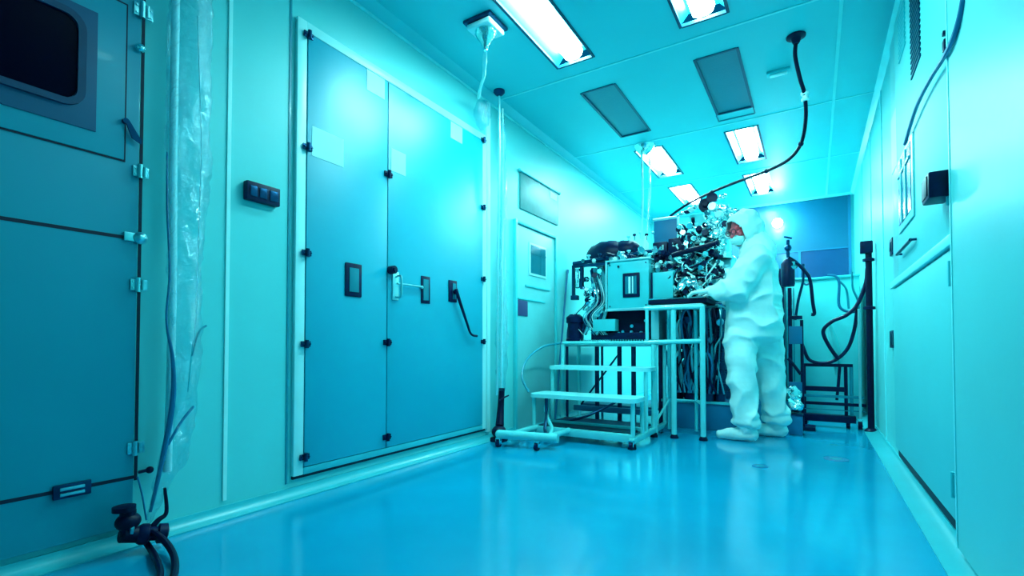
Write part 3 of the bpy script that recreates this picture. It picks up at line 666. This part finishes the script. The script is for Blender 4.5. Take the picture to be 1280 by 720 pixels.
for k in range(5):
    x = -1.56+k*.06; ip('knob', MB().lathe((x, 4.72, 1.76+.012*(k%3)), (0,0,1), [(.006,0),(.006,.04),(.018,.045),(.018,.06),(.008,.065)], seg=12), 'navy' if k % 2 else 'steel')
# monitor cabinet
mc = ip('monitor', B(-1.36, -1.12, 4.9, 4.96, 1.66, 1.98, bev=.008), 'midblue', lb='blue panel with pale edge')
ip('edge_rail', MB().tube([(-1.36,4.89,1.99),(-1.14,4.89,1.99),(-1.12,4.89,1.97),(-1.12,4.89,1.66)], .012, sub=3), 'offwhite', mc)
ip('bottle', MB().lathe((-1.345, 4.55, 1.54), (0,0,1), [(.03,0),(.033,.02),(.033,.15),(.015,.18),(.015,.22)]), 'offwhite', lb='white cylinder')
# dark electronics row behind
for k, (x0, x1, z0, z1) in enumerate(((-1.26,-1.13,1.52,1.68), (-1.12,-1.0,1.56,1.70), (-1.0,-.93,1.52,1.74), (-1.27,-1.10,1.42,1.52), (-1.09,-.98,1.40,1.50))):
    e = ip('control_module', B(x0, x1, 4.50, 4.72, z0, z1, bev=.008), 'navy' if k != 4 else 'housing')
    for j in range(4): ip('dial', MB().cyl((x0+.02+random.random()*(x1-x0-.04), 4.50, z0+.02+random.random()*(z1-z0-.04)), Vector((x0+.03+(x1-x0-.05)*random.random(), 4.485, z0+.03+random.random()*(z1-z0-.05))), .008, seg=10), random.choice(['offwhite','chrome','steel']), e)
# main chamber and flanged ports
ch = ip('vacuum_chamber', MB().lathe((-1.03,4.78,1.33), (1,0,0), [(.10,0),(.19,.01),(.21,.03),(.21,.42),(.19,.44),(.10,.46)], seg=40), 'steel')
def flange(base, axis, r, length, m='chrome', nm='port', bolts=8):
    a = Vector(axis).normalized(); b = Vector(base)
    mb = MB().lathe(b, a, [(r*.62,0),(r*.62,length*.5),(r,length*.52),(r,length*.70),(r*.9,length*.71),(r*.9,length*.73),(r,length*.74),(r,length*.95),(r*.94,length)], seg=22)
    u = a.orthogonal().normalized(); w = a.cross(u)
    for k in range(bolts):
        an = 2*PI*k/bolts; c = b+a*length+(u*math.cos(an)+w*math.sin(an))*r*.82
        mb.cyl(c-a*.002, c+a*.006, r*.09, seg=6)
    return ip(nm, mb, m)
R_ = random.Random(11)
for k in range(130):
    x = R_.uniform(-1.04, -.66); z = R_.uniform(1.13, 1.58); y = R_.uniform(4.40, 4.62)
    ax = (R_.uniform(-.7,.7), -1, R_.uniform(-.6,.6)); r = R_.uniform(.010, .028)
    m = R_.choice(['chrome','chrome','foil','navy','offwhite','navy','black','black'])
    flange((x, y, z), ax, r, R_.uniform(.05, .12), m, R_.choice(['flange','port','fitting']), 6)
for k in range(44):
    x = R_.uniform(-1.05, -.70); z = R_.uniform(1.16, 1.52)
    p = [(x, 4.44, z), (x+R_.uniform(-.08,.08), 4.36, z+R_.uniform(-.05,.07)), (x+R_.uniform(-.12,.12), 4.36, z+R_.uniform(-.1,.05)), (x+R_.uniform(-.15,.15), 4.46, z+R_.uniform(-.1,.1))]
    ip('cable', MB().tube(p, R_.uniform(.004, .010)), R_.choice(['black','navy','offwhite','chrome','steel','cablew']))
for k in range(46):
    a_ = k < 30
    flange((R_.uniform(-1.24,-1.02) if a_ else R_.uniform(-1.66,-1.24), 4.46, R_.uniform(1.39,1.52) if a_ else R_.uniform(1.52,1.60)), (R_.uniform(-.7,.7), -1, R_.uniform(-.3,.6)), R_.uniform(.012,.03), R_.uniform(.05,.11), R_.choice(['chrome','foil','navy','steel','offwhite','black']), 'valve', 6)
# foil wrapped arm
ip('foil_wrapped_arm', MB().tube([(-.98,4.30,1.20),(-.93,4.33,1.28),(-.86,4.33,1.24),(-.80,4.35,1.17),(-.73,4.38,1.16)], [.03,.04,.045,.03,.02], seg=20, sub=10, wob=.5), 'foil')
# two long dark bars, slightly tilted
ip('transfer_arm', MB().cyl((-1.05,4.36,1.52), (-.68,4.30,1.575), .021), 'black').__setitem__('label', 'long black transfer arm')
ip('arm_end', MB().lathe((-.68,4.30,1.575), (1,-.25,.14), [(.021,0),(.026,.005),(.026,.02),(.015,.025)]), 'navy')
# upper cluster
up = [(-.98,1.72,.04),(-.92,1.80,.05),(-.86,1.74,.045),(-.80,1.70,.05),(-.74,1.78,.05),(-.68,1.71,.05),(-.62,1.75,.045),(-.80,1.86,.05),(-.72,1.92,.06),(-.66,1.86,.05),(-.88,1.66,.04),(-.60,1.66,.05),(-.96,1.63,.035)]
for x, z, r in up:
    flange((x, 4.56, z), (R_.uniform(-.4,.3), -1, R_.uniform(-.1,.5)), r*.6, R_.uniform(.06,.13), R_.choice(['chrome','foil','steel','offwhite','navy']), 'port', 8)
for k in range(60):
    x = R_.uniform(-1.06, -.66); z = R_.uniform(1.58, 1.80)
    flange((x, R_.uniform(4.5,4.7), z), (R_.uniform(-.6,.6), -1, R_.uniform(-.2,1)), R_.uniform(.010,.024), R_.uniform(.04,.10), R_.choice(['chrome','foil','navy','black','offwhite']), 'fitting', 6)
ip('column', MB().lathe((-.70,4.66,1.5), (0,0,1), [(.09,0),(.09,.18),(.11,.185),(.11,.21),(.06,.215),(.06,.36),(.085,.365),(.085,.39),(.05,.40),(.05,.47),(.02,.49)]), 'foil')
ip('column', MB().lathe((-.94,4.75,1.5), (0,0,1), [(.05,0),(.05,.22),(.07,.225),(.07,.25),(.03,.255),(.03,.38)]), 'steel')
ip('column', MB().lathe((-.67,4.62,1.55), (0,0,1), [(.05,0),(.05,.12),(.06,.125),(.06,.15),(.03,.155),(.03,.26),(.02,.28)]), 'steel')
for cx, cy, cz, rr in ((-.72,4.50,1.66,.055),(-.66,4.52,1.73,.06),(-.74,4.5,1.77,.045),(-.64,4.55,1.88,.055),(-.70,4.52,1.60,.05)):
    q_ = MB().sph((cx,cy,cz), rr, (1.1,.9,.95), seg=40)
    for v in q_.bm.verts: v.co += (v.co-Vector((cx,cy,cz)))*(.9*noise.noise(v.co*28)+.4*noise.noise(v.co*70))
    ip('wrapped_port', q_, 'foil')
ip('handwheel', MB().lathe((-.79,4.52,1.955), (0,-1,.1), [(.03,0),(.062,.004),(.062,.03),(.03,.034),(.02,.06)]), 'black')
ip('handwheel', MB().lathe((-.74,4.5,2.01), (0,-1,.1), [(.02,0),(.045,.004),(.045,.02),(.02,.024)]), 'navy')
for k in range(12):
    a = atY(4.8, 850+k*5, 262-k*2.2); ip('hose_clip', MB().sph(a+Vector((0,-.05,-.04-R_.random()*.03)), R_.uniform(.015,.03), (1.3,1,.8), seg=12), R_.choice(['chrome','offwhite','foil','navy']))
ip('cover_sheet', B(-1.0, -.78, 4.84, 4.86, 1.70, 1.98, bev=.01), 'rcab')
I0 = I
I = thing('pump_stack', (-.9, 4.6, .248), 'dark stack of ribbed pumps and hoses standing on the blue plinth below the instrument', 'pumps')
# lower body: dark pumps and hoses under the tray
for k, (x, y, z0, z1, r) in enumerate(((-1.07,4.55,.25,1.06,.06), (-.93,4.5,.25,1.05,.055), (-.80,4.55,.25,1.06,.06), (-.70,4.56,.25,1.06,.045), (-.98,4.8,.25,1.06,.09), (-.74,4.85,.25,1.06,.09))):
    n = 9; pr = []
    for j in range(n):
        zz = (z1-z0)*j/n; pr += [(r, zz), (r, zz+(z1-z0)/n*.7), (r*.78, zz+(z1-z0)/n*.72), (r*.78, zz+(z1-z0)/n*.97)]
    ip('pump_body', MB().lathe((x, y, z0), (0,0,1), pr, seg=24), R_.choice(['navy','black','darkmetal']))
for k in range(34):
    x = R_.uniform(-1.1,-.68); z = R_.uniform(.45,1.0)
    p = [(x,4.46,1.05),(x+R_.uniform(-.03,.03),4.41,z+.1),(x+R_.uniform(-.06,.06),4.40,z-.05),(x+R_.uniform(-.05,.05),4.44,.32)]
    ip('hose', MB().tube(p, R_.uniform(.006,.013)), R_.choice(['black','navy','darkmetal','midblue','steel','cab']))
for k in range(40):
    x = R_.uniform(-1.1,-.68); z = R_.uniform(.34,1.0)
    flange((x, 4.5, z), (R_.uniform(-.5,.5), -1, R_.uniform(-.3,.3)), R_.uniform(.015,.035), R_.uniform(.04,.09), R_.choice(['darkmetal','navy','midblue','navy','steel']), 'fitting', 6)
t = thing('plinth', (-.8, 4.8, 0), 'mid blue plinth on the floor under the dark pumps of the instrument', 'plinth')
part('base_block', B(-1.18, -.42, 4.50, 5.5, 0, .248, bev=.006), 'midblue', t)
part('top_lip', B(-1.19, -.41, 4.485, 4.50, .225, .248, bev=.003), 'housing', t)
t = thing('rear_rack', (-.8, 5.3, 0), 'dark rack standing behind the pumps of the instrument', 'rack')
part('cabinet', B(-1.17, -.25, 5.55, 5.95, 0, 1.5, bev=.006), 'navy', t)
for k in range(6): part('drawer_front', B(-1.14, -.28, 5.535, 5.55, .1+k*.22, .29+k*.22, bev=.004), 'black' if k % 2 else 'darkmetal', t)

# ------------------------------------------------------------------ things right of the person
t = thing('covered_cabinet', (-.1, 6.35, 0), 'pale plastic covered cabinet against the far end below the dark window', 'cabinet')
part('body', B(-.78, .40, 6.05, 6.85, 0, 1.44, bev=.02), 'shroud', t)
part('cover_fold', MB().tube([(-.78,6.045,1.43),(-.4,6.04,1.45),(0,6.04,1.435),(.40,6.04,1.445)], .014, wob=.6), 'housing', t)
part('door_seam', B(-.19, -.18, 6.046, 6.05, .1, 1.35), 'cab', t)
# black pole
t = thing('pole_stand', (.385, 5.3, 0), 'black upright pole with clamps and a square head by the right wall', 'pole stand')
px_, py_ = .40, 5.12
part('pole', MB().cyl((px_,py_,.0), (px_,py_,1.52), .024), 'black', t)
part('base', MB().lathe((px_,py_,0), (0,0,1), [(.05,0),(.05,.012),(.03,.03)]), 'navy', t)
for z in (1.05, 1.46): part('clamp', MB().lathe((px_,py_,z-.015), (0,0,1), [(.024,0),(.043,.003),(.043,.025),(.024,.03)]), 'navy', t)
part('head', B(px_-.06, px_+.03, py_-.04, py_+.03, 1.515, 1.62, bev=.01), 'navy', t)
part('yoke', MB().tube([(px_,py_,1.52),(px_-.02,py_,1.56)], .014), 'steel', t)
part('side_pipe', MB().cyl((px_-.07,py_+.05,.1), (px_-.07,py_+.05,1.05), .010), 'alu', t)
def hang(Y, pts, r, m='black'): return MB().tube([atY(Y, *p) for p in pts], r)
t = thing('hose_cart', (.15, 5.4, 0), 'low dark trolley frame with looping blue hoses near the right wall', 'trolley')
def fr2(x0, x1, y0, y1, Y=5.25, d=.03, nm='crossbar', m='navy'):
    a = atY(Y, x0, y0); b = atY(Y, x1, y1); part(nm, B(min(a.x,b.x), max(a.x,b.x), Y-d/2, Y+d/2, min(a.z,b.z), max(a.z,b.z), bev=.005), m, t)
fr2(1003,1066,454,459); fr2(1003,1056,482,490); fr2(1003,1083,501,509); fr2(1003,1070,516,529, d=.10)
fr2(1003,1080,492,499, m='cab', nm='shelf'); fr2(1003,1083,510,515, m='cab', nm='shelf')
for x in (1005, 1057, 1064):
    a = atY(5.25, x, 455); part('upright', MB().cyl((a.x, 5.25, .06), (a.x, 5.25, a.z), .014), 'navy' if x != 1064 else 'cab', t)
for x in (1007, 1060, 1075):
    a = atY(5.25, x, 520); c = part('castor', MB().cyl((a.x-.015, 5.25, .032), (a.x+.015, 5.25, .032), .032), 'navy', t)
    part('fork', B(a.x-.022, a.x-.017, 5.235, 5.265, .02, .08).box(a.x+.017, a.x+.022, 5.235, 5.265, .02, .08).box(a.x-.022, a.x+.022, 5.235, 5.265, .075, .085), 'chrome', c)
Yh = 5.18
part('hose', hang(Yh, [(1084,335),(1082,355),(1072,380),(1058,394),(1040,402),(1029,414),(1036,432),(1048,449)], .016), 'navy', t)
part('hose', hang(Yh+.02, [(1072,385),(1068,412),(1060,435),(1046,449),(1030,454),(1012,450),(1004,434),(996,412)], .015), 'navy', t)
part('hose', hang(Yh+.05, [(1034,344),(1044,345),(1049,354),(1049,382),(1062,390),(1075,388)], .012), 'midblue', t)
part('hose', hang(Yh+.07, [(1050,352),(1058,362),(1061,386)], .009), 'cab', t)
part('hose', hang(Yh+.07, [(1065,340),(1066,360),(1073,378),(1072,400)], .009), 'cab', t)
part('upright', hang(Yh+.07, [(1050,455),(1048,480),(1046,500)], .012), 'navy', t)
b_ = hang(Yh+.1, [(1036,405),(1041,425),(1046,445),(1048,470)], [.02,.045,.04,.02]); part('funnel', b_, 'shroud', t)
# handle frame behind person
t = thing('gas_stand', (-.15, 5.0, 0), 'dark stand with a bent handle tube right behind the person', 'stand')
Ys = 4.95
part('handle', hang(Ys, [(986,322),(995,328),(1008,341),(1013,352),(1016,378),(1018,392),(1014,393)], .014), 'navy', t)
part('strut', hang(Ys+.03, [(1004,330),(1004,350),(998,375),(994,400)], .011), 'darkmetal', t)
part('strut', hang(Ys+.03, [(1003,352),(1008,356),(1014,352)], .008), 'midblue', t)
part('cylinder', MB().lathe(atY(Ys, 985, 358), (0,0,1), [(.05,0),(.055,.02),(.055,.20),(.03,.24)]), 'navy', t)
part('upright', MB().tube([atY(Ys, 987, 360), atY(Ys, 988, 440), Vector((atY(Ys, 988, 440).x, Ys, .02))], .016), 'navy', t)
a = atY(Ys, 1002, 400); part('upright', MB().cyl((a.x, Ys, .0), (a.x, Ys, a.z), .013), 'navy', t)
fr3 = [((986,1003),(395,399)), ((986,1003),(408,430)), ((986,1003),(477,496))]
for (x0, x1), (y0, y1) in fr3:
    a = atY(Ys, x0, y0); b = atY(Ys, x1, y1); part('crossbar', B(a.x, b.x, Ys-.02, Ys+.02, b.z, a.z, bev=.004), 'midblue' if y1-y0 > 10 else 'navy', t)
part('hose', hang(Ys-.04, [(985,448),(992,456),(1001,468)], .013), 'navy', t)
part('knob', MB().sph(atY(Ys, 985, 310), .03, seg=14).cyl(atY(Ys,985,322), atY(Ys,985,300), .014).cyl(atY(Ys,980,296), atY(Ys,990,298), .008), 'darkmetal', t)
part('base', B(-.22, .0, 4.90, 5.10, 0, .03, bev=.006), 'navy', t)
part('valve', MB().lathe(atY(Ys,990,335), (.2,-.5,1), [(.02,0),(.04,.005),(.04,.03),(.02,.035),(.015,.06)]), 'steel', t)
# small box with crumpled film
q = at(2, 0, 993, 545)
t = thing('floor_box', (q.x, 4.68, 0), 'small blue box on the floor behind the person', 'box')
part('box', B(-.205, -.09, 4.62, 4.75, 0, .155, bev=.005), 'midblue', t); part('lid', B(-.21, -.085, 4.615, 4.755, .155, .17, bev=.003), 'darkmetal', t)
f = MB().sph((-.148, 4.68, .235), .062, (1,1,1.05), seg=24).sph((-.15,4.69,.34), .05, (.9,.9,1.1), seg=20)
for v in f.bm.verts: v.co += Vector((noise.noise(v.co*25), noise.noise(v.co*26+Vector((5,0,0))), .6*noise.noise(v.co*24)))*.03
tag(part('crumpled_foil', f, 'foil'), 'crumpled shiny foil bag sitting on the small blue floor box', 'foil bag')
# floor drains
def drain(px, py, rx, lb):
    q = at(2, 0, px, py)
    t = thing('floor_drain', (q.x, q.y, 0), lb, 'floor drain')
    part('cover', MB().lathe((q.x, q.y, 0), (0,0,1), [(rx,0),(rx,.002),(rx*.96,.003)]), 'midblue', t)
    part('rim', MB().lathe((q.x, q.y, .003), (0,0,1), [(rx*.5,0),(rx*.5,.001)]), 'cab', t)
drain(1045, 574, .07, 'round dark floor drain nearest the right wall')
drain(950, 583, .045, 'smaller faint floor drain in front of the person')

# ------------------------------------------------------------------ person
pr = thing('person', (-.42, 4.28, 0), 'person in white hooded coverall, shoe covers and face mask working at the instrument', 'person')
def cap(mb, a, b, ra, rb, n=None):
    a = Vector(a); b = Vector(b); L = (b-a).length; n = n or max(2, int(L/(min(ra, rb)*.45))+1)
    for i in range(n+1):
        t_ = i/n; mb.sph(a.lerp(b, t_), ra*(1-t_)+rb*t_, seg=16)
def fuse(vox, smooth=4, disp=0, dscale=.1, ridge=False):
    def f(o):
        r = o.modifiers.new('fuse', 'REMESH'); r.mode = 'VOXEL'; r.voxel_size = vox; r.use_smooth_shade = True
        if smooth: s = o.modifiers.new('soft', 'SMOOTH'); s.iterations = smooth; s.factor = .6
        if disp:
            tx = bpy.data.textures.new('folds', 'MUSGRAVE' if ridge else 'CLOUDS'); tx.noise_scale = dscale
            if ridge: tx.musgrave_type = 'RIDGED_MULTIFRACTAL'; tx.octaves = 1.5; tx.noise_intensity = .5
            else: tx.noise_depth = 2
            d = o.modifiers.new('folds', 'DISPLACE'); d.texture = tx; d.strength = disp; d.mid_level = .25 if ridge else .5; d.texture_coords = 'LOCAL'
    return f
# forward = -X, left side (nearest camera) = -Y
def Pn(x, y, z): return Vector((-.40-x, 4.28-y, z))   # x forward, y to the person's left
neck = Pn(.01, 0, 1.49); head = Pn(.075, 0, 1.655)
elL, haL = Pn(.10, .21, 1.15), Pn(.32, .14, 1.17)
elR, haR = Pn(.12, -.21, 1.13), Pn(.31, -.12, 1.17)
tilt = Matrix.Rotation(math.radians(42), 4, 'Z') @ Matrix.Rotation(math.radians(-20), 4, 'Y')      # head bowed forward
def hand_shapes(mb, wrist, side, infl=0.0):
    fwd = Vector((-1, -.1*side, -.10)).normalized(); w = Vector((0, 1, 0)); up = Vector((0,0,1))
    palm = wrist+fwd*.05
    for i in range(4):
        o = w*(.027-.018*i)
        cap(mb, wrist+o*.5, palm+fwd*.035+o, .017+infl, .011+infl, 5)
        ln = (.062,.074,.068,.052)[i] if side > 0 else (.052,.068,.074,.062)[i]
        k = palm+fwd*.04+o*1.25; m1 = k+(fwd*.9+up*-.10).normalized()*ln*.5; m2 = m1+(fwd*.75-up*.65).normalized()*ln*.5
        cap(mb, k, m1, .0095+infl, .0085+infl, 6); cap(mb, m1, m2, .0085+infl, .007+infl, 6)
    tb = wrist+fwd*.03+w*(-.03*side)*-1
    cap(mb, tb, tb+(fwd*.5+w*.8*side*1+up*-.2).normalized()*.04, .013+infl, .010+infl, 5)
    t2 = tb+(fwd*.5+w*.8*side+up*-.2).normalized()*.04
    cap(mb, t2, t2+(fwd*.9+w*.25*side-up*.3).normalized()*.03, .010+infl, .008+infl, 5)
bd = MB()
def headpt(x, y, z): return head + tilt @ Vector((-x, -y, z))
bd.sph(head+tilt@Vector((.012,0,.02)), .095, (1.02,.80,1.18), seg=32, mtx=tilt)          # skull
bd.sph(headpt(.035,0,-.045), .068, (.95,.85,1.05), seg=24, mtx=tilt)                      # jaw
bd.sph(headpt(.088,0,-.085), .020, (1,1.2,.9), seg=14)                                    # chin
cap(bd, headpt(.086,0,.012), headpt(.112,0,-.022), .010, .015, 5)                         # nose
for s in (1, -1):
    bd.sph(headpt(.078, s*.032, .028), .020, (.8,1.3,.55), seg=12)                        # brow
    bd.sph(headpt(.070, s*.045, -.02), .024, seg=12)                                      # cheek
    bd.sph(headpt(-.005, s*.078, -.005), .026, (.75,.35,1.2), seg=14)                     # ear
    bd.sph(headpt(.093, s*.012, -.057), .012, (.8,1.5,.6), seg=10)                        # lips
    bd.sph(headpt(.084, s*.031, .012), .012, (.6,1.1,.8), seg=10)                         # eyelids
cap(bd, neck+Vector((0,0,-.05)), headpt(-.01,0,-.06), .058, .055, 6)
cap(bd, Pn(0,0,1.35), Pn(-.01,0,1.0), .12, .115, 6); cap(bd, Pn(0,.12,1.38), Pn(0,-.12,1.38), .06, .06, 6); cap(bd, Pn(.01,.07,.95), Pn(.01,-.07,.95), .105, .105, 4)
shL, shR = Pn(-.04,.18,1.39), Pn(-.04,-.18,1.39)
for s, sh, el, ha in ((1, shL, elL, haL), (-1, shR, elR, haR)):
    cap(bd, sh, el, .045, .036); cap(bd, el, ha, .034, .024); hand_shapes(bd, ha, s)
ankL, ankR = Pn(.05,.16,.10), Pn(-.13,-.17,.10)
knL, knR = Pn(.085,.14,.50), Pn(-.09,-.13,.50)
for hip, kn, an in ((Pn(.03,.09,.90), knL, ankL), (Pn(-.03,-.09,.90), knR, ankR)):
    cap(bd, hip, kn, .075, .055); cap(bd, kn, an, .055, .038); cap(bd, an+Vector((.02,0,-.055)), an+Vector((-.16,0,-.06)), .036, .030)
part('body', bd, 'skin', pr, mods=fuse(.0075, 3))
# coverall
sv = MB()
def ell(c, rx, ry, rz): sv.sph(c, 1, (rx, ry, rz), seg=24)
prof_ = [(-.02,1.43,.11,.20),(-.01,1.33,.155,.225),(0,1.22,.180,.222),(.005,1.11,.196,.215),(.01,1.0,.206,.212),(.01,.90,.210,.212),(.01,.79,.205,.205)]
for i in range(len(prof_)-1):
    for k in range(6):
        q_ = [a_+(b_-a_)*k/6 for a_, b_ in zip(prof_[i], prof_[i+1])]; ell(Pn(q_[0],0,q_[1]), q_[2], q_[3], .07)
cap(sv, Pn(-.02,0,1.42), Pn(.02,0,1.52), .10, .085, 5)
for s, sh, el, ha in ((1, shL, elL, haL), (-1, shR, elR, haR)):
    cap(sv, sh, el+Vector((-.005,0,.02)), .098, .108); cap(sv, el+Vector((0,0,.01)), el.lerp(ha,.5), .104, .078); cap(sv, el.lerp(ha,.5), ha+Vector((.03,0,0)), .074, .036, 12)
    cap(sv, sh+Vector((-.02,0,-.02)), Pn(.08, s*.15, 1.22), .10, .11)
for hip, kn, an in ((Pn(.095,.095,.78), knL, ankL), (Pn(-.07,-.10,.78), knR, ankR)):
    cap(sv, hip, kn, .125, .108); cap(sv, kn, an+Vector((0,0,.06)), .108, .088)
    ell(an+Vector((.005,0,.045)), .105, .09, .055); ell(an+Vector((.005,0,.10)), .098, .09, .05)
part('coverall', sv, 'suit', pr, label='baggy white coverall', mods=fuse(.009, 10, .05, .15, True))
# hood, open around the face
hd = MB(); hd.sph((0,0,0), 1, seg=72)
hc = headpt(-.02, 0, .005); bmh = hd.bm; fd = Vector((-1, 0, -.10)).normalized()
kill = [f for f in bmh.faces if (lambda c: c.x < 0 and (c.y/.78)**2+((c.z+.10)/.74)**2 < 1)(f.calc_center_median())]
bmesh.ops.delete(bmh, geom=kill, context='FACES')
for v in bmh.verts:
    c = v.co.copy(); v.co = Vector((c.x*.145, c.y*.118, c.z*.150))
    n_ = noise.noise(c*2.2+Vector((3,1,7)))*.016+noise.noise(c*5)*.006
    v.co += c*n_; v.co = hc + tilt @ v.co
def solid(o):
    m = o.modifiers.new('thickness', 'SOLIDIFY'); m.thickness = .006; m.offset = 0
part('hood', hd, 'suit2', pr, label='white hood', mods=solid, auto=180)
cw = MB(); cap(cw, headpt(-.06,0,-.08), Pn(-.05,0,1.46), .095, .115, 6); cap(cw, headpt(-.02,.0,-.125), Pn(.01,0,1.46), .072, .10, 6)
part('hood_collar', cw, 'suit2', pr, mods=fuse(.009, 8, .02, .09))
part('face_mask', MB().sph(headpt(.072,0,-.058), .056, (.95,1.15,.82), seg=28, mtx=tilt), 'mask', pr, label='pale mask over mouth')
gl = MB()
for s in (1, -1):
    c = headpt(.112, s*.036, .012); n = 20
    ring = [c+tilt@Vector((-.006*math.cos(2*PI*k/n)*0, .027*math.cos(2*PI*k/n), .021*math.sin(2*PI*k/n))) for k in range(n+1)]
    gl.tube(ring, .0032, seg=8, sub=2); gl.tube([headpt(.110, s*.062, .018), headpt(.06, s*.083, .018), headpt(-.01, s*.09, .012)], .003, seg=8)
gl.tube([headpt(.112,.012,.016), headpt(.117,0,.020), headpt(.112,-.012,.016)], .003, seg=8)
part('glasses', gl, 'frameglass', pr)
for s, ha in ((1, haL), (-1, haR)):
    g = MB(); hand_shapes(g, ha, s, .0025); cap(g, ha+Vector((.12,0,0)), ha, .040, .029, 7); part('glove', g, 'glove', pr, mods=fuse(.004, 2))
for an in (ankL, ankR):
    s = MB(); cap(s, an+Vector((.035,0,-.045)), an+Vector((-.10,0,-.050)), .052, .048, 6); cap(s, an+Vector((-.10,0,-.05)), an+Vector((-.185,0,-.063)), .047, .034, 5); cap(s, an+Vector((.01,0,0)), an+Vector((.0,0,.05)), .066, .070, 4)
    for v in s.bm.verts: v.co.z = max(v.co.z, .003)
    part('shoe_cover', s, 'suit2', pr, label='white shoe cover', mods=fuse(.008, 2, .012, .05))

# ------------------------------------------------------------------ world and render look
w = bpy.data.worlds.new('world'); bpy.context.scene.world = w; w.use_nodes = True
w.node_tree.nodes['Background'].inputs[0].default_value = (.0, .05, .12, 1); w.node_tree.nodes['Background'].inputs[1].default_value = .5
vs = bpy.context.scene.view_settings; vs.view_transform = 'Standard'; vs.look = 'None'; vs.gamma = 1; vs.use_curve_mapping = False; vs.exposure = 1.85
